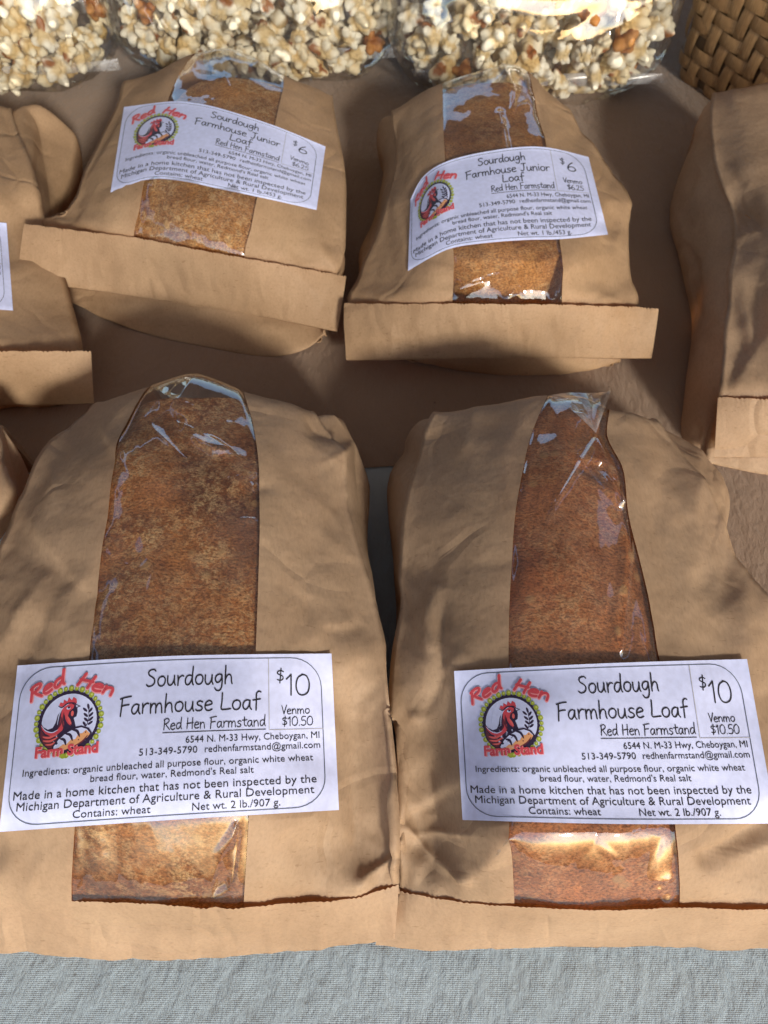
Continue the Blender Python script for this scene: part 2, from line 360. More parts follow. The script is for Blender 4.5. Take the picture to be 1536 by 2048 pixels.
GL = {  # single stroke hand lettering: advance, strokes
'S': (6, [[(5.0, 8), (4, 8.8), (2, 8.5), (1, 7.3), (1.6, 5.8), (3.2, 4.8), (4.5, 3.4), (4.4, 1.6), (3, .3), (1.2, .1), (.1, .9)]]),
'o': (5.4, [[(2.8, 5), (1.2, 4.5), (.4, 2.6), (1, .6), (2.5, 0), (4, 1), (4.5, 3.2), (3.8, 4.7), (2.5, 5.1)]]),
'u': (5.6, [[(.5, 5), (.4, 2.2), (1, .4), (2.3, .1), (3.5, 1.5), (4.1, 3.5), (4.2, 5)], [(4.2, 5), (4.2, 1.6), (4.7, .1)]]),
'r': (4.3, [[(.5, 5), (.7, 2.5), (.6, 0)], [(.7, 2.6), (1.5, 4.2), (2.7, 5), (3.7, 4.8)]]),
'd': (5.7, [[(4, 4.7), (2.5, 5.1), (1, 4.2), (.4, 2), (1, .3), (2.3, .2), (3.6, 1.9), (4.2, 4)], [(4.7, 9.6), (4.3, 4), (4.4, 1), (4.9, 0)]]),
'g': (5.4, [[(4, 4.8), (2.5, 5.1), (.9, 4.2), (.4, 2.4), (1.2, .9), (2.5, 1), (3.7, 2.6), (4.1, 4.6)], [(4.1, 4.8), (4.2, 1), (3.8, -2), (2.6, -3.5), (1, -3.3), (.2, -2.2)]]),
'h': (5.3, [[(.9, 9.6), (.6, 4), (.5, 0)], [(.6, 2.2), (1.7, 4.4), (3.1, 4.8), (3.9, 3.6), (4, 1.4), (4.3, 0)]]),
'F': (5.8, [[(1.1, 8.6), (.8, 4), (.4, -.8)], [(0, 8.2), (2.5, 8.9), (5.6, 9.3)], [(.9, 4.4), (2.4, 4.8), (4.6, 5)]]),
'a': (5.5, [[(4, 4.6), (2.6, 5.1), (1.1, 4.2), (.4, 2.2), (1, .4), (2.2, .2), (3.4, 1.8), (4, 4)], [(4.1, 4.8), (4, 1.4), (4.8, 0)]]),
'm': (7.6, [[(.4, 5), (.5, 2), (.5, 0)], [(.5, 2.4), (1.4, 4.5), (2.6, 4.8), (3.2, 3.6), (3.2, 0)], [(3.2, 2.4), (4.3, 4.6), (5.5, 4.8), (6.1, 3.4), (6.4, 0)]]),
'n': (5.3, [[(.4, 5), (.5, 2), (.5, 0)], [(.5, 2.4), (1.6, 4.5), (3, 4.8), (3.8, 3.4), (4.1, 0)]]),
's': (4.6, [[(3.7, 4.6), (2.3, 5.1), (1, 4.3), (1.3, 3.1), (2.8, 2.4), (3.6, 1.4), (2.8, .2), (1.2, 0), (.2, .6)]]),
'e': (5.0, [[(.6, 2.6), (2.4, 2.9), (4, 3.5), (3.7, 4.7), (2.4, 5.1), (1, 4.2), (.4, 2.2), (1, .4), (2.4, -.1), (4.1, .6)]]),
'L': (5.8, [[(.9, 9), (.6, 4), (.3, .5), (2.5, .2), (5.2, .5)]]),
'f': (4.4, [[(4.3, 9), (3.2, 9.4), (2, 8), (1.9, 4), (1.7, -.6)], [(.2, 4.7), (2, 5), (4, 5.3)]]),
'J': (6, [[(1.4, 8.9), (3.4, 9), (5.6, 9.2)], [(3.6, 9), (3.6, 4), (3, 1), (1.7, 0), (.3, .9)]]),
'i': (2, [[(.6, 5), (.7, 2.5), (.7, 0)], [(.8, 7.2), (.85, 7.5)]]),
'R': (5.8, [[(.9, 8.8), (.6, 4), (.3, 0)], [(.2, 8), (2.4, 9.2), (4.4, 8.6), (4.4, 6.6), (2.6, 5.1), (.8, 4.6)], [(1.8, 4.6), (3.4, 2.2), (5.2, 0)]]),
'H': (6.4, [[(.9, 9), (.6, 4), (.3, 0)], [(5.2, 9), (4.9, 4), (4.8, 0)], [(.2, 4.2), (2.8, 4.6), (5.6, 4.9)]]),
't': (4.4, [[(2.2, 8), (2, 3), (2.4, .6), (3.8, .4)], [(.3, 5.2), (2, 5.3), (4.2, 5.6)]]),
'$': (5.4, [[(4.6, 7.4), (3, 8.2), (1.2, 7.6), (.8, 6.2), (2.6, 5), (4.2, 4), (4.2, 2.2), (2.6, 1.2), (.6, 1.8)], [(3.2, 9.8), (2.7, 4.5), (2.2, -.6)]]),
'1': (3.6, [[(.4, 7), (2.2, 9)], [(2.2, 9), (2.1, 4), (2, 0)]]),
'0': (6.4, [[(3.2, 9), (1.2, 7.6), (.4, 4), (1.2, .8), (3, 0), (4.9, 1.4), (5.5, 5), (4.6, 8.2), (2.8, 9.1)]]),
'5': (5.6, [[(4.8, 9), (1.6, 8.8), (1.1, 5.2), (3, 5.4), (4.6, 4), (4.4, 1.4), (2.6, 0), (.4, .6)]]),
'6': (5.4, [[(3.6, 9), (1.6, 6.4), (.4, 3), (1, .6), (2.8, 0), (4.5, 1.2), (4.5, 3.4), (3, 4.6), (1.2, 3.8), (.6, 2.4)]]),
'2': (5.4, [[(.5, 7.4), (1.6, 9), (3.4, 8.8), (4, 7), (2.6, 3.6), (.4, .2), (2.5, .3), (4.9, .4)]]),
'V': (5.0, [[(.2, 9), (1.3, 4), (2.1, 0)], [(2.1, 0), (3.4, 4.4), (5, 9.2)]]),
'.': (2, [[(.5, .2), (.8, .4)]]), ' ': (3.6, [])}
def hand(sh, s, x0, x1, yb, h, w, mat, layer, slant=0., rot=0., pivot=None):
    """hand-lettered line s between x0 and x1, baseline yb, capital height h"""
    adv = sum(GL[c][0] for c in s)-.8; kx = (x1-x0)/adv; ky = h/9.; x = 0
    cr_, sr_ = math.cos(rot), math.sin(rot); pv = pivot or (x0, yb)
    for j, c in enumerate(s):
        for st in GL[c][1]:
            pts = []
            for (a, b) in st:
                X = x0+(x+a+slant*b)*kx; Y = yb-b*ky+(.12*math.sin(j*2.3))*ky
                dx, dy = X-pv[0], Y-pv[1]; pts.append((pv[0]+dx*cr_-dy*sr_, pv[1]+dx*sr_+dy*cr_))
            sh.stroke(pts, w, mat, layer, n=4)
        x += GL[c][0]
_tc = {}
def text2d(s, bold=0.0):
    if (s, bold) in _tc: return _tc[(s, bold)]
    cu = bpy.data.curves.new('t', 'FONT'); cu.body = s; cu.size = 1; cu.resolution_u = 3; cu.offset = bold
    o = bpy.data.objects.new('t', cu); C.objects.link(o)
    bpy.context.view_layer.update()
    me = bpy.data.meshes.new_from_object(o.evaluated_get(bpy.context.evaluated_depsgraph_get()))
    V = np.array([(v.co.x, v.co.y) for v in me.vertices]); me.calc_loop_triangles()
    T = np.array([tuple(t.vertices) for t in me.loop_triangles])
    bpy.data.objects.remove(o); bpy.data.curves.remove(cu); bpy.data.meshes.remove(me)
    _tc[(s, bold)] = (V, T); return V, T
def typed(sh, s, x0, x1, yb, size, mat, layer, rise=0., bold=0.0):
    V, T = text2d(s, bold); V = V.copy()
    mn, mx_ = V[:, 0].min(), V[:, 0].max()
    X = x0+(V[:, 0]-mn)*(x1-x0)/(mx_-mn)
    Y = yb-V[:, 1]*size+rise*(X-x0)/(x1-x0)
    sh.tris(np.stack([X, Y], 1), T, mat, layer)

def make_print(junior):
    ink = Sheet(); logo = Sheet()
    # rounded frame
    x0, x1, y0, y1, r = 1.9, 97.8, 1.3, 49.3, 9.5
    pts = []
    for cx, cy, a0 in ((x1-r, y0+r, -90), (x1-r, y1-r, 0), (x0+r, y1-r, 90), (x0+r, y0+r, 180)):
        for k in range(9):
            a = R(a0+90*k/8); pts.append((cx+r*math.cos(a), cy+r*math.sin(a)))
    pts.append(pts[0])
    P = []
    for a, b in zip(pts[:-1], pts[1:]):
        k = max(1, int(math.dist(a, b)/2)); P += [(a[0]+(b[0]-a[0])*j/k, a[1]+(b[1]-a[1])*j/k) for j in range(k)]
    P.append(pts[0]); ink.stroke(P, .28, M_LINE, 0, n=1, caps=False)
    ink.stroke([(81.2, 1.5), (81.15, 12), (81.1, 24.1)], .28, M_LINE2, 0); ink.stroke([(81.1, 24.1), (89, 24.2), (97.7, 24.2)], .28, M_LINE2, 0)
    if not junior:
        hand(ink, 'Sourdough', 42.2, 69.6, 9.2, 5.3, .46, M_INK, 1)
        hand(ink, 'Farmhouse Loaf', 34.2, 78.2, 17.4, 5.3, .46, M_INK, 1)
        hand(ink, 'Red Hen Farmstand', 48.2, 79.9, 22.8, 3.3, .30, M_INK, 1)
        hand(ink, '$', 83.6, 85.9, 9.0, 4.0, .36, M_INK, 1)
        hand(ink, '10', 86.5, 94.1, 13.2, 6.6, .46, M_INK, 1)
        hand(ink, 'Venmo', 85.1, 93.8, 19.2, 2.7, .27, M_INK, 1)
        hand(ink, '$10.50', 85.1, 94.7, 23.0, 2.8, .27, M_INK, 1)
        net = 'Net wt. 2 lb./907 g.'
    else:
        hand(ink, 'Sourdough', 43.5, 67.5, 7.2, 4.0, .46, M_INK, 1)
        hand(ink, 'Farmhouse Junior', 36.5, 79, 13.2, 4.0, .46, M_INK, 1)
        hand(ink, 'Loaf', 54.5, 65.2, 18.2, 4.0, .46, M_INK, 1)
        hand(ink, 'Red Hen Farmstand', 48.2, 79.9, 22.8, 3.3, .34, M_INK, 1)
        hand(ink, '$', 85.2, 87.4, 8.6, 3.6, .36, M_INK, 1)
        hand(ink, '6', 88.4, 92.6, 11.8, 5.2, .55, M_INK, 1)
        hand(ink, 'Venmo', 85.1, 94.6, 19.0, 2.7, .30, M_INK, 1)
        hand(ink, '$6.25', 86.4, 94.7, 23.0, 2.8, .30, M_INK, 1)
        net = 'Net wt. 1 lb./453 g.'
    ink.stroke([(48, 23.75), (64, 23.8), (80, 23.85)], .24, M_INK, 1)
    b = 0.0
    typed(ink, '6544 N. M-33 Hwy, Cheboygan, MI', 55.2, 96.6, 27.2, 3.05, M_INK, 1, bold=b)
    typed(ink, '513-349-5790', 40.9, 58.9, 30.4, 3.05, M_INK, 1, bold=b)
    typed(ink, 'redhenfarmstand@gmail.com', 61.2, 96.7, 30.4, 3.05, M_INK, 1, bold=b)
    typed(ink, 'Ingredients: organic unbleached all purpose flour, organic white wheat', 5.4, 94.4, 34.4, 3.05, M_INK, 1, bold=b)
    typed(ink, "bread flour, water, Redmond's Real salt", 26.4, 76.2, 37.5, 3.05, M_INK, 1, bold=b)
    typed(ink, 'Made in a home kitchen that has not been inspected by the', 3.3, 95.2, 41.5, 3.7, M_INK, 1, bold=b)
    typed(ink, 'Michigan Department of Agriculture & Rural Development', 4.6, 94.4, 44.9, 3.7, M_INK, 1, bold=b)
    typed(ink, 'Contains: wheat', 21.8, 45.2, 48.2, 3.4, M_INK, 1, bold=b)
    typed(ink, net, 57.7, 84.1, 48.3, 3.4, M_INK, 1, bold=b)
    # emblem, drawn in its own 1536-unit square
    def Z(p): return (18.3+(p[0]-757)/48.5, 18.0+(p[1]-842)/48.5)
    def ZL(l): return [Z(p) for p in l]
    def disc(x, y, rx, ry, mat, lay, rot=0, n=14):
        q = []
        for k in range(n):
            a = 2*math.pi*k/n; dx, dy = rx*math.cos(a), ry*math.sin(a)
            q.append((x+dx*math.cos(rot)-dy*math.sin(rot), y+dx*math.sin(rot)+dy*math.cos(rot)))
        logo.poly(ZL(q), mat, lay)
    logo.poly(ZL([(757+(462+(14 if k % 2 else -6))*math.cos(2*math.pi*k/88), 862+(462+(14 if k % 2 else -6))*math.sin(2*math.pi*k/88)) for k in range(88)]), M_NAVY, 1)
    for k in range(36):
        a = 2*math.pi*k/36; rr = 42 if k % 2 else 33
        disc(757+498*math.cos(a), 865+498*math.sin(a), rr, rr, M_GREEN, 2+.2*(k % 2), n=12)
        disc(757+498*math.cos(a)+6, 865+498*math.sin(a)-6, rr*.45, rr*.45, M_GREEN2, 3, n=8)
    disc(765, 850, 418, 402, M_WHITE, 3.4, n=44)
    logo.poly(ZL([(330, 850), (380, 920), (450, 960), (520, 940), (560, 860), (580, 760), (620, 690), (660, 640), (700, 590), (760, 560), (840, 590), (872, 640), (882, 720), (870, 790), (830, 812), (850, 870), (872, 945), (860, 1000), (1130, 1080), (1080, 1190), (960, 1270), (757, 1300), (550, 1290), (480, 1260), (400, 1190), (340, 1110), (308, 1000), (310, 900)]), M_NAVY, 4)
    logo.poly(ZL([(340, 940), (420, 1060), (520, 1100), (640, 1080), (600, 1180), (560, 1260), (470, 1230), (390, 1150), (345, 1060)]), M_PLUM, 5)
    logo.poly(ZL([(640, 660), (700, 606), (780, 592), (826, 622), (818, 662), (760, 705), (742, 765), (760, 830), (792, 925), (740, 880), (705, 820), (688, 745), (672, 800), (692, 900), (672, 985), (600, 1042), (500, 1062), (420, 1022), (362, 955), (338, 885), (420, 970), (520, 1008), (590, 985), (622, 900), (632, 780)]), M_RED, 6)
    for pts, w_, m_ in (([(380, 1062), (480, 1082), (600, 1040)], 34, M_SAL), ([(390, 1122), (500, 1134), (612, 1082)], 32, M_SAL), ([(432, 1184), (520, 1186), (582, 1150)], 26, M_SAL),
                        ([(720, 770), (760, 830), (800, 905)], 34, M_SAL), ([(600, 960), (640, 880), (640, 780)], 26, M_PLUM), ([(690, 960), (668, 860), (676, 720)], 26, M_PLUM),
                        ([(590, 900), (604, 760), (650, 650), (740, 592), (800, 590)], 17, M_WHITE), ([(350, 900), (420, 975), (520, 1008), (610, 970)], 15, M_WHITE)):
        logo.stroke(ZL(pts), w_/48.5, m_, 7, taper=True)
    logo.poly(ZL([(622, 632), (590, 610), (610, 566), (652, 582), (660, 528), (712, 562), (732, 498), (782, 546), (804, 498), (852, 530), (862, 580), (850, 622), (820, 600), (760, 580), (700, 592), (652, 632)]), M_RED, 7)
    logo.stroke(ZL([(578, 618), (640, 645), (720, 590), (820, 590), (858, 614)]), 20/48.5, M_NAVY, 8, taper=True)
    logo.poly(ZL([(838, 598), (928, 645), (846, 668)]), M_NAVY, 8); logo.poly(ZL([(852, 618), (896, 640), (858, 652)]), M_WHITE, 9)
    disc(740, 662, 32, 20, M_WHITE, 8); disc(746, 652, 18, 15, M_NAVY, 9); disc(806, 742, 32, 52, M_NAVY, 8); disc(806, 742, 22, 42, M_SAL, 9)
    logo.stroke(ZL([(1030, 940), (1060, 850), (1055, 730), (1040, 650)]), 11/48.5, M_NAVY, 5)
    for x, y, a in ((995, 700, 40), (1012, 780, 40), (1022, 850, 40), (1002, 912, 55), (1078, 712, -50), (1092, 778, -45), (1096, 842, -42), (1088, 902, -35), (1042, 655, 75)):
        disc(x, y, 46, 19, M_NAVY, 5, R(a), 10)
    logo.poly(ZL([(545, 1310), (538, 1230), (600, 1118), (700, 1018), (830, 952), (960, 934), (1075, 975), (1128, 1050), (1090, 1115), (980, 1200), (860, 1260), (720, 1305)]), M_NAVY, 10)
    logo.poly(ZL([(566, 1300), (562, 1225), (628, 1125), (730, 1036), (850, 978), (960, 958), (1045, 990), (1100, 1052), (1060, 1108), (960, 1180), (840, 1238), (700, 1290)]), M_WHITE, 11)
    logo.poly(ZL([(572, 1302), (600, 1250), (640, 1240), (700, 1196), (750, 1200), (820, 1130), (880, 1130), (930, 1045), (980, 1050), (1035, 1000), (1102, 1060), (1060, 1115), (950, 1190), (820, 1250), (690, 1296)]), M_ORANGE, 12)
    for pts in ([(650, 1112), (715, 1130), (746, 1212)], [(722, 1040), (800, 1062), (842, 1152)], [(822, 985), (900, 1010), (946, 1102)], [(590, 1170), (604, 1180), (612, 1190)]):
        logo.stroke(ZL(pts), 40/48.5, M_NAVY, 13, taper=True)
    logo.stroke(ZL([(870, 1235), (990, 1170), (1068, 1078)]), 24/48.5, M_PLUM, 13, taper=True)
    for x, y in ((638, 1254), (932, 1140), (1032, 1036)): disc(x, y, 11, 11, M_PLUM, 13, n=8)
    for off, m_, w_, ly in ((.2, M_PINK, 1.25, 14), (0, M_RED, .85, 15)):
        hand(logo, 'Red', 5.6+off*.4, 17.0, 11.3+off, 3.9, w_, m_, ly, .22, R(-25), (6, 11.3))
        hand(logo, 'Hen', 20.1+off*.4, 32.0, 7.2+off, 3.9, w_, m_, ly, .12, R(20), (20.1, 7.2))
        typed(logo, 'Farm Stand', 8.7+off, 28.2+off, 28.9+off*.8, 4.6, m_, ly, -.6, bold=.035 if m_ is M_RED else .05)
    disc(715, 1372, 44, 38, M_GREEN, 16)
    return ink, logo

def build_label(parent, top, bot, bvh, junior=False, lift=.6, curl=None):
    """label stuck on the surface bvh; its edges run through the photo points top / bot"""
    NS, NT = 72, 36
    def edge(pts):
        P = np.array(pts, float); L = np.r_[0, np.cumsum(np.linalg.norm(np.diff(P, axis=0), axis=1))]; L /= L[-1]
        q = np.array(cr(pts, 10)) if len(pts) > 2 else P
        Lq = np.r_[0, np.cumsum(np.linalg.norm(np.diff(q, axis=0), axis=1))]; Lq /= Lq[-1]
        s = np.linspace(0, 1, NS+1)
        return np.stack([np.interp(s, Lq, q[:, 0]), np.interp(s, Lq, q[:, 1])], 1)
    a, b = edge(top), edge(bot)
    t = np.linspace(0, 1, NT+1)[:, None, None]
    PX = a[None]*(1-t)+b[None]*t
    D = np.full((NT+1, NS+1), np.nan); dirs = np.zeros((NT+1, NS+1, 3)); O = Vector((0, 0, H))
    for i in range(NT+1):
        for j in range(NS+1):
            d = ray(*PX[i, j]); dirs[i, j] = d
            h = bvh.ray_cast(O, d)
            if h[0] is not None: D[i, j] = h[3]
    m = np.isnan(D)
    if m.any(): D[m] = np.nanmedian(D)
    S = D.copy()
    for _ in range(12):
        Q = np.pad(S, 1, mode='reflect', reflect_type='odd')
        S = (Q[:-2, 1:-1]+Q[2:, 1:-1]+Q[1:-1, :-2]+Q[1:-1, 2:]+4*S)/8
    S = np.minimum(S, D+.0)-lift
    for _ in range(6):
        Q = np.pad(S, 1, mode='edge'); S = (Q[:-2, 1:-1]+Q[2:, 1:-1]+Q[1:-1, :-2]+Q[1:-1, 2:]+4*S)/8
    if curl is not None:
        ci, cj, rr, hh = curl
        ii, jj = np.meshgrid(np.linspace(0, LH, NT+1), np.linspace(0, LW, NS+1), indexing='ij')
        dd = np.sqrt((ii-ci)**2+(jj-cj)**2); S = S-hh*np.clip(1-dd/rr, 0, 1)**2
    W = np.array([0, 0, H])+dirs*S[..., None]
    du = np.gradient(W, axis=1); dv = np.gradient(W, axis=0)
    nrm = np.cross(du, -dv); nrm /= np.linalg.norm(nrm, axis=-1, keepdims=True)
    o = mesh_obj('label', W.reshape(-1, 3)*MM, grid_faces(NT+1, NS+1), M_LABEL); adopt(o, parent)
    def place(V, lay):
        fx = np.clip(V[:, 0]/LW*NS, 0, NS-1e-6); fy = np.clip(V[:, 1]/LH*NT, 0, NT-1e-6)
        i = fy.astype(int); j = fx.astype(int); u = (fx-j)[:, None]; v = (fy-i)[:, None]
        f = lambda G: G[i, j]*(1-u)*(1-v)+G[i, j+1]*u*(1-v)+G[i+1, j]*(1-u)*v+G[i+1, j+1]*u*v
        return f(W)+f(nrm)*(.12+.013*lay)
    for name, sh in zip(('printed_text', 'printed_emblem'), PRINTS[junior]):
        Vs, Ts, mi, mats, n = [], [], [], [], 0
        for k, (V, T, mt, lay) in enumerate(sh.items):
            # make every triangle face up on the sheet (y runs down)
            A = V[T]; cz = (A[:, 1, 0]-A[:, 0, 0])*(A[:, 2, 1]-A[:, 0, 1])-(A[:, 1, 1]-A[:, 0, 1])*(A[:, 2, 0]-A[:, 0, 0])
            T = np.where((cz > 0)[:, None], T[:, [0, 2, 1]], T)
            Vs.append(place(V, lay+.0007*k)); Ts.append(T+n); n += len(V)
            if mt not in mats: mats.append(mt)
            mi += [mats.index(mt)]*len(T)
        mesh_obj(name, np.concatenate(Vs)*MM, np.concatenate(Ts), mats, None, False, mi)
        p = bpy.data.objects[-1] if False else C.objects[-1]
        p.data.transform(Matrix.Translation(-parent.location)); p.parent = o
    return o
PRINTS = {False: make_print(False), True: make_print(True)}
# ------------------------------------------------------------------ paper bags
NC = 12
class Bag:
    def __init__(s, rows, serr, seed, mat=None, creases=(), fcreases=(), rough=1.0, film_rough=1.0, tail=None):
        """rows: far to near, each {column: (px, py, z)}; serr: index of the row that lies under the flap's pinked edge"""
        s.rows = rows; s.seed = seed; s.cre = creases; s.fcre = fcreases; s.rough = rough; s.frough = film_rough
        s.mat = mat or PAPER; s.noise = VN(seed); s.rg = np.random.default_rng(seed)
        G = []
        for r in rows:
            p = {k: P3(*v) for k, v in r.items()}
            c2, c8 = p[2], p[8]
            if 3 not in p: p[3] = (c2+p[4])/2+np.array([0, 0, 3.5])
            if 7 not in p: p[7] = (c8+p[6])/2+np.array([0, 0, 3.5])
            if 1 not in p: p[1] = c2+np.array([3, 0, -c2[2]*.55]); e = 4
            else: e = 5
            p[0] = np.array([p[1][0]+e, p[1][1], .6])
            if 9 not in p: p[9] = c8+np.array([-2.5, 0, -c8[2]*.25])
            if 10 not in p: p[10] = np.array([min(c8[0]-3, p[9][0]-1), p[9][1], p[9][2]*.5])
            p[11] = np.array([p[10][0]-5, p[10][1], .6])
            G.append([p[k] for k in range(NC)])
        G = np.array(G); G[serr+1:, :, 2] = np.maximum(G[serr+1:, :, 2]-3.0, .8); G[serr+1:, :, 1] += 2.0
        b1 = G[0].copy(); b1[:, 1] += 5; b1[:, 2] *= .55; b1[:, 0] = b1[:, 0].mean()+(b1[:, 0]-b1[:, 0].mean())*.97
        b0 = b1.copy(); b0[:, 1] += 1; b0[:, 2] = .6
        s.far = 2
        e1 = G[-1].copy(); e1[:, 1] += 8; e1[:, 2] = np.minimum(e1[:, 2]*.4, 1.5)
        s.G = np.concatenate([[b0], [b1], G, [e1]])
        s.serr = serr+s.far
        s.nr = len(s.G)
        # random soft folds, in photo pixels so that their size suits the view
        px = proj(s.G[2:-1].reshape(-1, 3)); lo, hi = px.min(0), px.max(0)
        sc_ = (hi[0]-lo[0])/800.
        s.rand = []
        for k in range(int(44*rough)):
            c = lo+(hi-lo)*s.rg.random(2); a = s.rg.random()*math.pi; L = sc_*(60+170*s.rg.random())
            d = np.array([math.cos(a), math.sin(a)])*L/2
            s.rand.append(([c-d, c+d], (s.rg.random()-.5)*2.6*rough*sc_**.5, sc_*(12+34*s.rg.random()), 's' if k % 2 else 'r'))
        s.frand = []
        for k in range(int(30*film_rough)):
            c = lo+(hi-lo)*s.rg.random(2); a = (s.rg.random()**2-.5*s.rg.random())*math.pi*.6+1.2; L = sc_*(50+130*s.rg.random())
            d = np.array([math.cos(a), math.sin(a)])*L/2
            s.frand.append(([c-d, c+d], (s.rg.random()-.3)*1.0*film_rough*sc_**.5, sc_*(5+16*s.rg.random()), 's' if k % 3 == 0 else 'r'))
        s.sc = sc_
    def creased(s, Q, items):
        out = np.zeros(Q.shape[:-1])
        for pts, h, wd, kind in items:
            best = np.full(Q.shape[:-1], 1e9); tt = np.zeros(Q.shape[:-1]); ss = np.ones(Q.shape[:-1])
            n = len(pts)-1
            for i in range(n):
                d, t, sg = segdist(Q, pts[i], pts[i+1])
                m = d < best; best = np.where(m, d, best); tt = np.where(m, (i+t)/n, tt); ss = np.where(m, sg, ss)
            if kind == 'T':
                pg = np.array(pts, float); x, y = Q[..., 0], Q[..., 1]; ins = np.zeros(x.shape, bool); dist = np.full(x.shape, 1e9)
                for i in range(len(pg)):
                    x1, y1 = pg[i]; x2, y2 = pg[(i+1) % len(pg)]
                    ins ^= ((y1 > y) != (y2 > y)) & (x < (x2-x1)*(y-y1)/(y2-y1+1e-9)+x1)
                    dist = np.minimum(dist, segdist(Q, pg[i], pg[(i+1) % len(pg)])[0])
                cy = pg[:, 1].mean(); out += np.where(ins, h*(y-cy)/wd, 0)*sm(dist/(2+wd*.16)); continue
            tp = np.sin(np.pi*np.clip(tt, 0, 1))**.6 if kind in 'rs' else 1.0
            if kind in ('r', 'R'): out += h*tp*np.exp(-best/wd)
            elif kind in ('d', 'D'): out += h*(tp if kind == 'd' else 1)*np.exp(-(best/wd)**2)
            else: out += h*tp*ss*(1-np.exp(-best/(wd*.4)))*np.exp(-best/(2.2*wd))
        return out
    def surf(s, us, vs, disp=True, film=False):
        A = herm(s.G, {0}, vs)                        # (nv, NC, 3)
        B = herm(np.swapaxes(A, 0, 1), {2, 8, 9}, us)     # (nu, nv, 3)
        W = np.swapaxes(B, 0, 1)
        if not disp: return W
        du = np.gradient(W, axis=1); dv = np.gradient(W, axis=0)
        n = np.cross(du, -dv); n /= np.linalg.norm(n, axis=-1, keepdims=True)+1e-9
        Q = proj(W)
        U, Vv = np.meshgrid(us, vs)
        win = sm((U-4)*6)*sm((6-U)*6)                 # 1 inside the window
        msk = sm(.55+.9*s.noise(W, 1/34.))*(1-.55*sm((U-2.6)*2)*sm((7.4-U)*2))
        base = s.rough*(.7*s.noise(W, 1/42.)+(3.6*facet(Q, 1/(105.*s.sc), s.seed)+1.7*facet(Q+31, 1/(44.*s.sc), s.seed+1)+.4*facet(Q+7, 1/(17.*s.sc), s.seed+2))*msk*s.sc**.5)
        paper = base+s.creased(Q, s.rand)+s.creased(Q, s.cre)
        d = paper*(1-win)+win*.35*paper
        if film:
            f = s.frough*(.25*s.noise(W*np.array([1, .6, 1]), 1/18.)+.03*s.noise(W, 1/4.)+.55*facet(Q+11, 1/(60*s.sc), s.seed+5))+s.creased(Q, s.frand)+s.creased(Q, s.fcre)
            d = d+win*f
        gl_ = np.where(U < 2, -3.8*np.exp(-((2-U)/.22)), 0)*sm((2-U)*14)+np.where(U > 8, -3.8*np.exp(-((U-8)/.22)), 0)*sm((U-8)*14)
        lip = 1.1*np.exp(-np.abs(U-2)/.10)+1.1*np.exp(-np.abs(U-8)/.10)
        d = d+(gl_+lip)*s.sc**.5
        edge = sm((U-.2)/.8)*sm((10.8-U)/.8)
        W = W+n*(d*edge)[..., None]
        W[..., 2] = np.maximum(W[..., 2], .5)
        return W
    def build(s, name, label, group, fine=1.0):
        ctr = s.G[:, :, :2].reshape(-1, 2).mean(0)
        root = empty(name, (ctr[0]*MM, ctr[1]*MM, 0)); tag(root, label, 'bread bag', group); s.root = root
        k = max(4, int(13*fine)); kv = max(5, int(15*fine))
        cols = [np.linspace(c, c+1, (k if 2 <= c < 8 else (18 if c in (1, 8) else 7))+1)[:-1] for c in range(NC-1)]
        us = np.r_[np.concatenate(cols), NC-1]
        vs = np.linspace(0, s.nr-1, (s.nr-1)*kv+1)
        W = s.surf(us, vs)
        uc = (us[:-1]+us[1:])/2; vc = (vs[:-1]+vs[1:])/2
        vend = s.serr+.45; s.vend = vend
        # keep grid lines on the cut
        UC, VC = np.meshgrid(uc, vc)
        hole = (UC > 4) & (UC < 6) & (VC > .6) & (VC < vend)
        q = grid_faces(len(vs), len(us), ~hole)
        V, q = compact(W.reshape(-1, 3)*MM, q)
        body = mesh_obj('paper_body', V, q, s.mat); adopt(body, root)
        # window film, glued to the inside of the paper
        uf = np.linspace(3.86, 6.14, int(150*fine)); vf = np.linspace(.5, vend+.1, int(330*fine))
        Wf = s.surf(uf, vf, True, True)
        du = np.gradient(Wf, axis=1); dv = np.gradient(Wf, axis=0)
        n = np.cross(du, -dv); n /= np.linalg.norm(n, axis=-1, keepdims=True)+1e-9
        inner = (sm((uf-3.98)*9)*sm((6.02-uf)*9))[None, :, None]
        Wf = Wf-n*(.35*(1-inner))
        film = mesh_obj('window_film', Wf.reshape(-1, 3)*MM, grid_faces(len(vf), len(uf)), FILM); adopt(film, root)
        # label base: everything, film included
        Wb = s.surf(us, vs, True, False)
        fv = [tuple(v) for v in Wb.reshape(-1, 3)]
        s.bvh = BVHTree.FromPolygons(fv, [tuple(f) for f in grid_faces(len(vs), len(us))])
        s.fbvh = BVHTree.FromPolygons([tuple(v) for v in Wf.reshape(-1, 3)], [tuple(f) for f in grid_faces(len(vf), len(uf))])
        return root
    def flap(s, top, bot, teeth=True, nz=1.0, curl=0.0, back=True):
        """the folded-over mouth of the bag: pinked upper edge (top), fold (bot), each a list of (px,py,z)"""
        T = np.array([P3(*p) for p in top]); B = np.array([P3(*p) for p in bot])
        n = 700; sT = np.linspace(0, len(T)-1, n); sB = np.linspace(0, len(B)-1, n)
        t = herm(T, set(), sT); b = herm(B, set(), sB)
        L = np.r_[0, np.cumsum(np.linalg.norm(np.diff(t, axis=0), axis=1))]
        ph = (L/1.9+.25*np.sin(L*.37)) % 1.0
        tooth = np.abs(ph-.5)*2*.85*(.55+.45*np.sin(L*.61+s.seed)) if teeth else 0*L
        down = (b-t); dl = np.linalg.norm(down, axis=1, keepdims=True); dn = down/dl
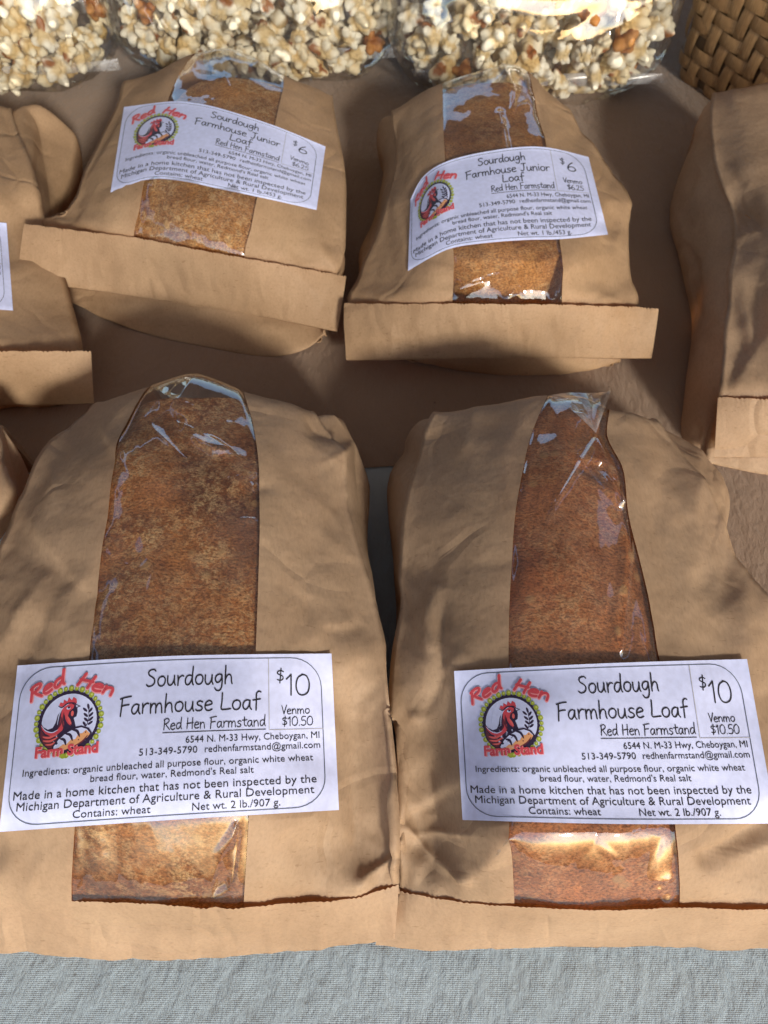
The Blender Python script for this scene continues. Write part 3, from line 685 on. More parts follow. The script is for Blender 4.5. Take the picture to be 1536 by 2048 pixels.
        cam_ = np.array([0, 0, H])-t; cam_ /= np.linalg.norm(cam_, axis=1, keepdims=True)
        along = np.gradient(t, axis=0); along /= np.linalg.norm(along, axis=1, keepdims=True)
        nr = np.cross(-dn, -along)
        nr = np.where((nr*cam_).sum(1, keepdims=True) > 0, nr, -nr)
        nr /= np.linalg.norm(nr, axis=1, keepdims=True)
        rowsW = []; m = 16
        for i in range(m+1):
            f = i/m
            p = t+down*f+dn*(tooth*(1-f)**6)[:, None]
            d = s.rough*nz*(.4*s.noise(p, 1/22.)+.7*facet(proj(p), 1/(60*s.sc), s.seed+9)+.35*facet(proj(p), 1/(22*s.sc), s.seed+8))*min(1, f*2+.15)+.3+(.3+6*curl)*math.sin(math.pi*f**.8)
            d = d+s.creased(proj(p), s.cre)*(.6 if nz else 0)+s.creased(proj(p), s.rand)*.5*min(1, f*1.5+.1)
            rowsW.append(p+nr*np.asarray(d)[..., None])
        # rounded fold and a short return underneath
        last = rowsW[-1]
        if back:
            for a, rr in ((40, .5), (90, .75), (140, .5)):
                rowsW.append(last+dn*(math.sin(R(a))*rr)-nr*((1-math.cos(R(a)))*rr))
            rowsW.append(last-dn*4-nr*1.3)
        W = np.array(rowsW); W[..., 2] = np.maximum(W[..., 2], .5)
        nu = 700; us_ = np.arange(nu)
        o = mesh_obj('folded_flap', W.reshape(-1, 3)*MM, grid_faces(W.shape[0], nu), s.mat); adopt(o, s.root)
        return o

def build_loaf(bag, p_far, p_near, a, c, crust, label, group, n=1.0, gap=1.1, ex=2.8):
    """bread inside a bag: a pan-shaped loaf between two points (mm), pressed under the film"""
    p0, p1 = np.array(p_far, float), np.array(p_near, float)
    ax = p1-p0; Lh = np.linalg.norm(ax)/2; ax /= 2*Lh; sx = np.array([-ax[1], ax[0]]); sx = sx if sx[0] > 0 else -sx
    mid = (p0+p1)/2
    nu, nv = int(230*n), int(170*n)
    th = np.linspace(0, 2*math.pi, nu+1)[:-1]; ph = np.linspace(-math.pi/2, math.pi/2, nv+1)
    TH_, PH = np.meshgrid(th, ph)
    pw = lambda x, e: np.sign(x)*np.abs(x)**e
    e1 = 2/ex
    X = a*pw(np.cos(PH), e1)*pw(np.cos(TH_), .62); Y = Lh*pw(np.cos(PH), e1)*pw(np.sin(TH_), .55); Z_ = c*pw(np.sin(PH), .62)+c
    XY = mid+X[..., None]*sx+Y[..., None]*(-ax)
    nz = VN(crust*7+3); P_ = np.dstack([XY, Z_])
    b = 1.1*nz(P_, 1/22.)+.5*nz(P_, 1/8.)+.22*nz(P_, 1/3.2)
    Z_ = Z_*(1+.0)+b*sm(PH+.8)
    lim = np.full(Z_.shape, 8.0)
    for i in range(Z_.shape[0]):
        for j in range(Z_.shape[1]):
            o = Vector((XY[i, j, 0], XY[i, j, 1], 200))
            h1 = bag.fbvh.ray_cast(o, Vector((0, 0, -1)))[0]; h2 = bag.bvh.ray_cast(o, Vector((0, 0, -1)))[0]
            if h1 is not None: lim[i, j] = h1.z
            elif h2 is not None: lim[i, j] = h2.z-.6
            else: lim[i, j] = 3.0
    L2 = lim.copy()
    for d in (-2, -1, 1, 2): L2 = np.minimum(L2, np.roll(lim, d, 1))
    L3 = L2.copy(); L3[1:] = np.minimum(L3[1:], L2[:-1]); L3[:-1] = np.minimum(L3[:-1], L2[1:])
    lim = L3-gap*.8
    Z_ = np.where(Z_ > lim, lim-.35*np.maximum(0, .9-b), Z_)
    Z_ = np.maximum(Z_, 1.0)
    W = np.dstack([XY, Z_]).reshape(-1, 3)
    idx = np.arange((nv+1)*nu).reshape(nv+1, nu); nx = np.roll(idx, -1, 1)
    q = np.stack([idx[:-1], nx[:-1], nx[1:], idx[1:]], -1).reshape(-1, 4)
    o = mesh_obj('sourdough_loaf', (W-np.array([mid[0], mid[1], 0]))*MM, q, M_CRUSTS[crust]); o.location = (mid[0]*MM, mid[1]*MM, 0)
    return tag(o, label, 'bread', group)

GB = 'windowed kraft paper bags of bread laid out on the table'
GLF = 'sourdough loaves inside the paper bags'
# front left
rA = [
 {2:(198,805,45),3:(262,782,56),4:(300,770,62),5:(390,747,66),6:(487,782,63),7:(570,806,58),8:(625,825,52),9:(668,828,46),10:(694,850,30)},
 {2:(130,862,50),3:(190,852,62),4:(246,850,70),5:(380,842,75),6:(505,845,71),7:(600,850,64),8:(672,878,55),9:(704,878,38),10:(716,905,30)},
 {2:(75,925,52),3:(150,925,66),4:(229,922,75),5:(375,930,78),6:(517,925,75),7:(610,925,66),8:(692,925,56),9:(712,940,36),10:(738,958,28)},
 {2:(25,1025,54),3:(120,1015,68),4:(218,1012,76),5:(370,1020,79),6:(519,1015,76),7:(620,1015,66),8:(697,1012,55),9:(720,1025,34),10:(740,1000,26)},
 {2:(-22,1130,55),3:(100,1115,69),4:(204,1110,76),5:(362,1115,79),6:(518,1110,76),7:(625,1110,66),8:(716,1105,54),9:(736,1112,36),10:(732,1100,24)},
 {2:(-50,1225,55),3:(75,1210,69),4:(190,1207,76),5:(355,1205,78),6:(515,1205,76),7:(640,1200,66),8:(745,1192,53),9:(752,1196,46)},
 {2:(-70,1330,54),3:(60,1315,68),4:(178,1312,75),5:(345,1312,77),6:(511,1308,75),7:(650,1305,65),8:(764,1300,51),9:(768,1300,45)},
 {2:(-85,1470,52),3:(45,1460,66),4:(168,1455,73),5:(335,1455,76),6:(505,1450,73),7:(702,1450,51),8:(783,1450,53),9:(787,1450,44)},
 {2:(-90,1610,48),3:(40,1605,62),4:(155,1600,69),5:(330,1600,72),6:(499,1600,69),7:(713,1600,43),8:(797,1600,48),9:(799,1600,40)},
 {2:(-92,1690,40),3:(35,1685,53),4:(148,1682,60),5:(325,1680,63),6:(495,1680,60),7:(714,1690,36),8:(800,1690,43)},
 {2:(-90,1800,30),3:(20,1800,36),4:(146,1803,38),5:(315,1808,40),6:(487,1814,38),7:(690,1797,33),8:(797,1768,31)},
 {2:(-85,1895,9),3:(0,1900,9),4:(150,1908,9),5:(320,1912,9),6:(480,1908,9),7:(640,1891,9),8:(786,1870,11)},
]
creA = [([(715,1430),(714,1620),(718,1765)], -3.0, 18, 'r'), ([(718,1765),(757,1735),(792,1712)], 2.6, 14, 'R'), ([(757,1735),(800,1600)], -1.5, 30, 'd'),
        ([(770,1360),(722,1420),(716,1500)], 1.2, 18, 's'), ([(-20,1330),(40,1230),(100,1140)], 2.4, 16, 'r'), ([(40,1330),(90,1230),(130,1150)], -1.6, 20, 'r'),
        ([(640,930),(690,905),(704,880)], 1.6, 10, 'r'), ([(610,832),(660,870),(700,890)], -2.2, 12, 'r'),
        ([(730,1240),(690,1255),(640,1250)], -1.3, 20, 's'), ([(640,1400),(560,1300),(660,1260)], .8, 26, 'r'), ([(430,1815),(455,1860),(475,1900)], -.9, 10, 'd'), ([(100,1700),(60,1760),(20,1740)], .9, 14, 'r')]
fcA = [([(345,825),(385,845),(415,862),(440,880),(483,918),(425,912),(395,895),(365,862),(384,858),(352,840)], 3.8, 46, 'T'),
       ([(497,957),(521,945),(521,983),(499,980)], 2.2, 18, 'T'), ([(447,958),(470,950),(492,947),(494,955),(470,955)], 1.4, 6, 'T'),
       ([(470,1044),(490,1032),(521,1028),(521,1046)], 1.5, 9, 'T'), ([(203,1090),(237,1111),(203,1110)], 1.5, 9, 'T'),
       ([(468,1640),(480,1640),(464,1775),(418,1805),(430,1722),(418,1712)], -2.4, 80, 'T'), ([(290,840),(350,900),(400,945)], .9, 7, 'r'), ([(320,800),(370,850),(480,915)], 1.3, 20, 's'), ([(370,860),(420,890),(480,918)], 1.2, 14, 'd'),
       ([(455,960),(490,952),(519,950)], 1.0, 8, 'r'), ([(470,1040),(519,1035)], .8, 8, 'r'), ([(200,1095),(235,1110)], 1.0, 9, 'r'),
       ([(480,1650),(470,1720),(458,1790)], 1.2, 8, 'r'), ([(300,770),(340,800),(420,830)], .8, 8, 'r'), ([(390,750),(360,800),(300,850)], .9, 9, 'r')]
A = Bag(rA, 10, 11, PAPER, creA, fcA)
A.build('bread_bag', 'large kraft paper bag with ten dollar label, front left of the table', GB)
A.flap([(-90,1797,33),(0,1796,37),(145,1800,40),(300,1805,42),(440,1815,42),(570,1805,38),(690,1796,34),(797,1767,32)],
       [(-80,1895,9),(0,1903,9),(150,1913,9),(300,1917,9),(440,1914,9),(570,1903,9),(690,1888,12),(788,1873,17)])
build_label(A.root, [(35,1331),(340,1312),(663,1307)], [(-2,1664),(340,1640),(678,1620)], A.bvh, False, .9)
build_loaf(A, (-78, 212), (-76, 3), 52, 44, 0, 'dark brown loaf with a flaky crust in the front left bag', GLF)
# front right
rB = [
 {1:(833,857,30),2:(870,830,50),3:(980,810,58),4:(1095,793,64),5:(1160,792,66),6:(1218,816,61),7:(1265,824,56),8:(1303,838,50),9:(1318,850,40),10:(1345,868,28)},
 {1:(795,905,25),2:(845,876,52),3:(965,868,64),4:(1063,870,71),5:(1140,868,75),6:(1216,872,69),7:(1290,875,62),8:(1345,888,52),9:(1366,892,40),10:(1400,912,26)},
 {1:(769,965,25),2:(824,948,54),3:(940,945,67),4:(1045,945,75),5:(1150,942,78),6:(1249,940,72),7:(1330,952,62),8:(1393,962,52),9:(1425,948,36),10:(1446,978,24)},
 {1:(771,1035,24),2:(807,1033,54),3:(920,1032,68),4:(1030,1035,76),5:(1150,1030,79),6:(1259,1030,73),7:(1360,1035,62),8:(1432,1040,52),9:(1449,1045,40),10:(1452,1040,22)},
 {1:(784,1135,24),2:(795,1142,52),3:(905,1140,67),4:(1022,1142,76),5:(1150,1138,79),6:(1283,1135,73),7:(1395,1140,62),8:(1477,1140,52)},
 {1:(786,1225,20),2:(795,1235,50),3:(900,1232,66),4:(1018,1232,75),5:(1160,1230,78),6:(1305,1228,73),7:(1430,1225,62),8:(1540,1222,52)},
 {2:(786,1330,46),3:(890,1330,64),4:(1017,1330,74),5:(1165,1328,77),6:(1322,1325,72),7:(1460,1325,61),8:(1580,1325,50)},
 {2:(785,1450,46),3:(872,1450,50),4:(1018,1450,73),5:(1175,1450,76),6:(1335,1450,71),7:(1480,1450,60),8:(1610,1450,48)},
 {2:(792,1600,41),3:(868,1600,41),4:(1021,1600,69),5:(1185,1600,71),6:(1348,1600,67),7:(1495,1600,57),8:(1630,1600,45)},
 {2:(796,1685,35),3:(868,1690,33),4:(1024,1690,64),5:(1190,1690,67),6:(1357,1690,63),7:(1500,1690,50),8:(1635,1690,40)},
 {2:(797,1775,24),3:(900,1800,31),4:(1029,1812,38),5:(1190,1819,39),6:(1360,1814,38),7:(1500,1816,36),8:(1630,1812,30)},
 {2:(755,1882,5),3:(870,1890,6),4:(1030,1892,7),5:(1190,1890,7),6:(1360,1890,7),7:(1500,1892,7),8:(1640,1890,7)},
]
creB = [([(812,1655),(880,1720),(936,1752)], 2.2, 12, 'R'), ([(936,1752),(985,1720),(1022,1672)], 2.0, 12, 'R'),
        ([(870,1160),(858,1220),(862,1300)], 2.6, 12, 'r'), ([(890,1180),(880,1260),(885,1370)], -2.4, 14, 'r'), ([(800,1160),(830,1240),(855,1320)], 1.0, 10, 's'),
        ([(880,1300),(872,1380),(845,1430)], -2.8, 15, 'r'), ([(815,1430),(850,1440)], 2.0, 8, 'r'), ([(810,1640),(850,1610),(940,1560)], 1.2, 14, 's'), ([(810,1670),(870,1662),(960,1668)], 1.6, 10, 'r'),
        ([(1420,1720),(1480,1690),(1560,1640)], -4.0, 20, 'd'), ([(1415,1725),(1500,1705),(1570,1680)], 1.4, 8, 'r'), ([(1320,880),(1400,980),(1440,1080)], .9, 14, 'r'),
        ([(1265,920),(1310,1000),(1340,1060)], 1.1, 16, 's'), ([(1095,1830),(1098,1890)], -1.2, 8, 'r'), ([(1310,1830),(1340,1890)], .8, 10, 'r')]
fcB = [([(1187,925),(1205,920),(1235,945),(1252,1025),(1230,1015),(1216,985)], 4.8, 50, 'T'), ([(1140,805),(1180,815),(1186,838),(1150,830)], 1.2, 16, 'T'),
       ([(1253,1076),(1270,1062),(1262,1084)], 1.0, 10, 'T'), ([(1238,1275),(1262,1280),(1260,1290)], .8, 8, 'T'), ([(1295,1772),(1364,1745),(1364,1756),(1320,1778)], -1.6, 16, 'T'), ([(1312,1800),(1326,1788),(1324,1808)], -1.2, 10, 'T'), ([(1195,870),(1130,980),(1090,1045)], 1.5, 6, 'r'), ([(1193,870),(1215,950),(1235,1010)], 1.6, 6, 'r'), ([(1193,870),(1235,940),(1258,1030)], -1.5, 12, 's'),
       ([(1258,1050),(1252,1180),(1240,1300)], 1.8, 7, 'R'), ([(1240,1250),(1238,1300)], 1.0, 14, 'd'), ([(1100,800),(1150,900),(1190,870)], .8, 12, 's'),
       ([(1150,860),(1110,1000),(1105,1080)], .6, 9, 'r'), ([(1300,1770),(1340,1755),(1362,1750)], 1.2, 9, 'r'), ([(1320,1800),(1358,1795)], 1.6, 8, 'r')]
B = Bag(rB, 10, 23, PAPER, creB, fcB)
B.build('bread_bag', 'large kraft paper bag with ten dollar label, front right of the table', GB)
B.flap([(785,1776,24),(850,1790,30),(950,1805,36),(1030,1811,41),(1200,1818,42),(1360,1813,41),(1500,1817,39),(1650,1812,33)],
       [(752,1888,8),(850,1896,7),(950,1898,7),(1030,1896,7),(1200,1891,7),(1360,1893,7),(1500,1898,7),(1660,1895,7)])
build_label(B.root, [(908,1342),(1200,1327),(1494,1318)], [(925,1640),(1240,1648),(1553,1647)], B.bvh, False, 1.5)
build_loaf(B, (82, 210), (77, 3), 52, 44, 1, 'reddish brown loaf with pale blisters in the front right bag', GLF)
# small left
rC = [
 {2:(255,166,42),3:(330,136,50),4:(398,107,57),5:(470,100,62),6:(570,154,57),7:(618,172,50),8:(663,193,40)},
 {2:(240,205,46),3:(300,172,57),4:(362,143,63),5:(462,150,66),6:(566,178,62),7:(618,202,55),8:(667,230,44)},
 {2:(222,240,46),3:(280,210,57),4:(338,190,64),5:(450,195,67),6:(558,212,63),7:(615,240,56),8:(672,265,45)},
 {2:(190,300,45),3:(255,278,57),4:(320,258,65),5:(432,268,68),6:(543,280,64),7:(608,305,55),8:(685,330,45)},
 {2:(166,348,44),3:(232,335,56),4:(304,315,65),5:(420,325,68),6:(532,335,64),7:(602,355,55),8:(690,378,44)},
 {2:(141,405,40),3:(210,388,53),4:(286,372,63),5:(405,385,66),6:(515,392,63),7:(595,415,54),8:(690,435,41)},
 {2:(110,432,35),3:(190,422,48),4:(279,424,57),5:(395,438,60),6:(503,450,57),7:(585,472,49),8:(688,496,37)},
 {2:(62,452,28),3:(160,465,39),4:(269,478,45),5:(385,499,47),6:(489,518,45),7:(580,534,39),8:(672,550,31)},
 {2:(60,520,16),3:(165,545,17),4:(270,565,19),5:(400,592,20),6:(510,605,20),7:(590,615,18),8:(660,622,14)},
 {2:(75,575,12),3:(188,624,7),4:(281,660,5),5:(422,691,4.5),6:(530,707,4.5),7:(609,694,6),8:(650,662,12)},
]
creC = [([(250,220),(215,290),(170,360)], 1.8, 8, 's'), ([(170,345),(120,430),(90,448)], -1.5, 10, 'r'), ([(630,420),(628,490),(668,548)], 1.8, 8, 'r'),
        ([(300,545),(310,600),(330,640)], 1.6, 12, 's'), ([(360,560),(385,600),(450,640)], -1.2, 12, 'r'), ([(200,610),(330,640),(450,625)], 1.6, 12, 's'), ([(420,690),(500,640),(610,650)], -1.8, 14, 's'), ([(130,660),(300,600)], 1., 16, 'd'), ([(560,520),(600,560),(650,600)], .7, 10, 'r')]
fcC = [([(400,110),(380,150),(358,155)], 1.2, 5, 'r'), ([(500,110),(540,150),(570,160)], 1.4, 5, 'r'), ([(430,100),(460,180),(455,215)], .5, 8, 'r'), ([(445,395),(480,385)], .9, 5, 'r'), ([(300,365),(320,356)], .9, 5, 'r')]
Cb = Bag(rC, 7, 37, PAPER_JR, creC, fcC, 1.0, .8)
Cb.build('bread_bag', 'small kraft paper bag, the left one, its six dollar label slanting down to the right', GB, .85)
Cb.flap([(49,447,44),(160,461,46),(270,474,48),(385,496,50),(489,515,48),(580,531,42),(692,552,32)],
        [(37,560,28),(170,577,18),(305,596,15),(400,612,16),(489,627,16),(580,643,16),(675,661,14)], curl=.12)
build_label(Cb.root, [(248,214),(340,203),(389,206),(445,218),(548,251),(651,293)], [(221,385),(291,360),(356,361),(445,379),(540,399),(633,420)], Cb.bvh, True, .7)
build_loaf(Cb, (-88, 482), (-107, 312), 44, 38, 2, 'golden brown floury loaf in the small left bag', GLF, .8)
# small right
rD = [
 {1:(760,248,28),2:(783,222,42),3:(835,190,50),4:(884,166,56),5:(1005,129,62),6:(1055,141,58),7:(1090,178,52),8:(1125,217,44)},
 {1:(753,266,25),2:(785,250,46),3:(835,238,56),4:(886,232,63),5:(985,228,66),6:(1076,228,62),7:(1118,245,55),8:(1157,262,46)},
 {1:(755,300,22),2:(791,312,46),3:(840,302,58),4:(889,292,64),5:(990,290,67),6:(1092,292,63),7:(1145,300,56),8:(1200,312,46)},
 {1:(765,345,20),2:(783,372,44),3:(840,372,56),4:(894,370,64),5:(1000,370,67),6:(1104,370,63),7:(1175,372,56),8:(1247,380,45)},
 {1:(745,440,16),2:(768,442,42),3:(830,442,54),4:(900,440,63),5:(1005,440,66),6:(1114,440,62),7:(1190,442,54),8:(1253,442,42)},
 {1:(716,510,13),2:(735,508,36),3:(815,508,50),4:(907,505,60),5:(1010,505,63),6:(1122,505,60),7:(1195,508,52),8:(1253,510,40)},
 {2:(712,560,31),3:(805,560,46),4:(907,558,54),5:(1012,558,57),6:(1123,560,54),7:(1195,560,46),8:(1258,562,36)},
 {2:(694,606,28),3:(790,607,39),4:(905,606,45),5:(1012,607,47),6:(1123,607,45),7:(1200,608,41),8:(1275,609,33)},
 {2:(745,670,16),3:(820,675,20),4:(905,685,24),5:(1012,690,26),6:(1123,690,24),7:(1190,680,20),8:(1255,675,18)},
 {2:(815,712,8),3:(870,727,6),4:(914,738,5),5:(1012,747,4.5),6:(1100,746,4.5),7:(1190,736,5),8:(1243,718,9)},
]
creD = [([(770,390),(760,460),(720,540)], 1.7, 8, 's'), ([(792,240),(788,320),(776,400)], -2.0, 8, 'r'), ([(1225,400),(1240,440),(1225,520)], 2.0, 10, 'r'), ([(1220,400),(1195,450),(1215,480)], -1.5, 10, 's'),
        ([(700,690),(760,675),(880,700)], 1.2, 14, 's'), ([(905,610),(930,700)], .7, 14, 'r'), ([(900,715),(930,690),(1000,700),(1060,690)], -1.0, 10, 'r'), ([(1130,480),(1160,540),(1180,600)], .6, 12, 'r')]
fcD = [([(905,575),(985,545),(1012,544),(945,578),(908,590)], 1.9, 20, 'T'), ([(1000,601),(1042,568),(1040,587),(1020,601)], 1.7, 16, 'T'), ([(1095,600),(1110,587),(1122,600)], 1.0, 8, 'T'), ([(998,228),(1008,225),(1012,262),(1000,255)], 1.0, 18, 'T'), ([(1005,130),(1030,180),(1025,225)], 1.2, 5, 'R'), ([(1040,170),(1020,222),(1030,150)], 1.0, 5, 'r'), ([(1000,230),(1012,300)], 1.2, 9, 'd'), ([(905,585),(950,560),(1012,545)], 2.0, 10, 'r'), ([(910,575),(960,560)], 1.5, 14, 'd'),
       ([(1000,600),(1040,575)], 2.2, 11, 'r'), ([(1095,600),(1118,590)], 1.4, 7, 'r'), ([(1020,222),(1060,205)], 1.0, 5, 'r'), ([(905,480),(912,530)], .9, 5, 'r')]
D = Bag(rD, 7, 41, PAPER_JR, creD, fcD, 1.0, .8)
D.build('bread_bag', 'small kraft paper bag, the right one, its six dollar label with a curled corner', GB, .85)
D.flap([(689,606,30),(790,607,41),(905,606,48),(1012,607,50),(1123,608,48),(1200,611,44),(1270,613,38),(1317,617,38)],
       [(693,718,14),(790,718,17),(905,716,19),(1012,714,20),(1123,714,20),(1200,715,19),(1270,715,17),(1303,715,15)], curl=.12)
build_label(D.root, [(821,399),(845,355),(886,326),(952,307),(1041,294),(1102,296),(1177,314)], [(816,542),(860,516),(905,496),(971,486),(1050,480),(1125,478),(1216,469)], D.bvh, True, 1.4, curl=(50.8, 101.6, 14, 4.0))
build_loaf(D, (68, 480), (64, 300), 44, 38, 3, 'amber loaf with a smooth crust in the small right bag', GLF, .8)
# ------------------------------------------------------------------ bags that the picture cuts off
def shift_row(cols): return cols
rE = [
 {2:(-420,250,42),4:(-300,200,56),5:(-200,185,62),6:(-100,190,57),7:(-40,198,52),8:(22,218,45),9:(48,213,40),10:(88,222,34)},
 {2:(-440,320,44),4:(-320,270,62),5:(-215,262,66),6:(-108,262,61),7:(-40,262,55),8:(37,272,47),9:(78,262,32),10:(150,264,26)},
 {2:(-450,370,44),4:(-330,330,63),5:(-220,325,67),6:(-112,322,62),7:(-30,320,55),8:(58,322,46),9:(92,318,28),10:(152,310,22)},
 {2:(-460,420,44),4:(-340,400,63),5:(-226,396,67),6:(-116,392,62),7:(-22,388,54),8:(78,383,42),9:(102,380,24),10:(146,372,16)},
 {2:(-470,490,42),4:(-350,480,62),5:(-232,476,66),6:(-118,470,61),7:(-12,462,44),8:(92,450,31),9:(108,447,20),10:(128,440,11)},
 {2:(-480,570,40),4:(-360,565,58),5:(-238,560,61),6:(-120,555,57),7:(0,545,40),8:(122,535,25)},
 {2:(-490,640,36),4:(-365,638,50),5:(-240,634,53),6:(-118,630,50),7:(10,622,36),8:(146,618,22)},
 {2:(-500,705,28),4:(-370,702,40),5:(-240,700,43),6:(-116,700,41),7:(14,701,36),8:(166,702,25)},
 {2:(-480,770,14),4:(-370,780,18),5:(-240,785,20),6:(-116,785,18),7:(14,775,14),8:(150,760,12)},
 {2:(-440,800,5),4:(-350,820,5),5:(-240,832,5),6:(-116,830,5),7:(0,815,5),8:(120,800,6)},
]
creE = [([(5,215),(22,260),(40,300)], -2.5, 9, 'r'), ([(0,235),(30,330),(60,420)], 1.6, 14, 's'), ([(110,480),(60,520),(-20,540)], 1.2, 16, 's')]
Eb = Bag(rE, 7, 53, PAPER_JR, creE, (), 1.0, .8)
Eb.build('bread_bag', 'brown paper bread bag cut off by the left edge, beside the small tilted bag', GB, .7)
Eb.flap([(-500,704,31),(-300,702,40),(-116,701,44),(60,701,40),(182,701,33)], [(-490,815,8),(-300,812,10),(-116,811,11),(60,808,11),(188,805,9)], nz=.5, curl=.12)
build_label(Eb.root, [(-380,410),(-180,425),(13,446)], [(-375,590),(-170,608),(26,621)], Eb.bvh, True, .7)
build_loaf(Eb, (-300, 430), (-292, 292), 44, 38, 2, 'loaf hidden in the paper bag at the left edge', GLF, .35)
def partial(rows, serr, seed, label, mat, cre, flap=None, loaf=None, fine=.6):
    b = Bag(rows, serr, seed, mat, cre, (), 1.0, .7); b.build('bread_bag', label, GB, fine)
    if flap: b.flap(*flap, nz=.5, curl=.12)
    if loaf: build_loaf(b, *loaf, GLF, .35)
    return b
rF = [
 {2:(-640,870,42),4:(-430,815,62),5:(-340,800,66),6:(-240,805,62),7:(-120,825,54),8:(-14,856,46),9:(2,852,42),10:(10,870,36)},
 {2:(-680,930,46),4:(-460,890,70),5:(-350,880,74),6:(-240,885,70),7:(-115,890,60),8:(2,886,48),9:(14,890,36),10:(42,912,28)},
 {2:(-700,1000,48),4:(-480,970,72),5:(-360,965,76),6:(-245,965,72),7:(-115,960,60),8:(13,945,46),9:(24,948,30),10:(47,966,20)},
 {2:(-720,1080,48),4:(-500,1060,73),5:(-370,1050,77),6:(-255,1045,72),7:(-125,1030,58),8:(24,1012,40),9:(26,1014,24),10:(30,1016,12)},
 {2:(-760,1200,46),4:(-530,1180,70),5:(-400,1170,73),6:(-290,1160,66),7:(-190,1140,52),8:(-100,1120,30)},
 {2:(-780,1320,44),4:(-560,1310,66),5:(-440,1305,68),6:(-340,1300,60),7:(-260,1290,46),8:(-190,1280,26)},
]
partial(rF, 4, 61, 'brown paper bag corner cut off by the left edge, above the front left bag', PAPER, [], None, None)
rG = [
 {1:(1402,240,32),2:(1427,190,46),3:(1490,180,54),4:(1570,156,60),5:(1670,140,63),6:(1770,150,60),8:(1960,200,44)},
 {1:(1383,292,26),2:(1420,240,50),3:(1500,232,58),4:(1590,225,64),5:(1690,220,67),6:(1800,225,63),8:(1985,260,46)},
 {1:(1354,358,20),2:(1429,325,50),3:(1510,320,59),4:(1605,315,65),5:(1710,312,68),6:(1825,312,64),8:(2010,330,46)},
 {1:(1343,425,15),2:(1458,408,47),3:(1530,405,58),4:(1620,402,65),5:(1730,400,68),6:(1850,400,64),8:(2040,410,46)},
 {1:(1357,485,13),2:(1470,480,45),3:(1545,485,56),4:(1635,490,64),5:(1745,492,67),6:(1870,492,63),8:(2060,500,44)},
 {1:(1371,560,11),2:(1461,560,44),3:(1545,565,55),4:(1645,575,63),5:(1760,580,66),6:(1885,580,62),8:(2080,585,43)},
 {1:(1385,650,10),2:(1452,650,42),3:(1545,655,52),4:(1655,660,60),5:(1775,665,63),6:(1900,665,60),8:(2100,670,41)},
 {1:(1377,735,8),2:(1444,735,40),3:(1545,735,47),4:(1660,738,53),5:(1780,740,56),6:(1910,740,53),8:(2110,740,38)},
 {1:(1369,800,6),2:(1438,794,34),3:(1540,796,40),4:(1662,798,45),5:(1785,800,47),6:(1912,800,45),8:(2110,800,32)},
 {1:(1368,870,4),2:(1425,866,15),3:(1535,880,19),4:(1660,885,22),5:(1785,888,23),6:(1910,885,21),8:(2090,870,14)},
 {1:(1385,900,3),2:(1415,922,4.5),3:(1536,948,4.5),4:(1660,955,5),5:(1785,958,5),6:(1900,950,5),8:(2040,930,8)},
]
creG = [([(1430,318),(1470,330)], -1.4, 8, 'r'), ([(1455,390),(1500,430),(1530,470)], -3.0, 16, 'r'), ([(1465,485),(1500,465),(1532,455)], 2.6, 8, 'r'), ([(1560,600),(1500,700),(1450,790)], 1.8, 16, 's'),
        ([(1355,470),(1400,520),(1410,640)], 2.2, 16, 's'), ([(1380,560),(1395,640)], -2.0, 10, 'r'), ([(1400,330),(1380,400)], 1.4, 12, 's'), ([(1405,850),(1400,880)], 1.4, 8, 's')]
G_ = partial(rG, 8, 71, 'brown paper bread bag cut off by the right edge, in front of the woven basket', PAPER, creG,
        ([(1436,793,35),(1540,797,42),(1662,799,48),(1785,801,50),(1912,801,48),(2120,801,36)], [(1429,914,12),(1540,913,15),(1662,913,17),(1785,913,17),(1912,913,16),(2125,913,14)]),
        ((262, 420), (236, 262), 44, 38, 3, 'loaf hidden in the paper bag at the right edge'), .85)

# film tip that stands up out of the front right bag
tipm = []
for i in range(25):
    f = i/24
    a = P3(1097+(1222-1097)*f, 792-12*f-3*math.sin(f*6), 65-2*f); b = P3(1192, 866, 72.5)
    row = []
    for j in range(25):
        g = j/24; p = a*(1-g)+b*g; p = p+np.array([0, 0, 1])*(2.4*math.sin(math.pi*g)*math.sin(f*9+.5)*(1-g)+1.6*math.sin(math.pi*g))
        row.append(p)
    tipm.append(row)
o = mesh_obj('film_tip', np.array(tipm).reshape(-1, 3)*MM, grid_faces(25, 25), film_mat('creased_film', haze=.22, gloss=2.0, bump=.3)); adopt(o, B.root)

# ------------------------------------------------------------------ popcorn
def vc_mat(name, rough=.55):
    m, nt, out = newmat(name)
    at = N(nt, 'ShaderNodeVertexColor'); at.layer_name = 'col'
    p = N(nt, 'ShaderNodeBsdfPrincipled'); p.inputs['Roughness'].default_value = rough; p.inputs['Specular IOR Level'].default_value = .35
    p.inputs['Subsurface Weight'].default_value = .0
    g = N(nt, 'ShaderNodeTexCoord').outputs['Object']
    n = tex(nt, 'ShaderNodeTexNoise', 700, g, Detail=3)
    b = N(nt, 'ShaderNodeBump'); b.inputs['Strength'].default_value = .4; b.inputs['Distance'].default_value = .0006; nt.links.new(n.outputs[0], b.inputs['Height'])
    oi = N(nt, 'ShaderNodeObjectInfo')
    r = ramp(nt, [(0, (1, 1, 1)), (.6, (1, .96, .86)), (1, (1, .88, .66))]); nt.links.new(oi.outputs['Random'], r.inputs[0])
    c = mix(nt, at.outputs[0], r.outputs[0], 1.0, 'MULTIPLY')
    nt.links.new(c, p.inputs['Base Color']); nt.links.new(b.outputs[0], p.inputs['Normal']); nt.links.new(p.outputs[0], out.inputs[0])
    return m
M_POP = vc_mat('popped_corn')
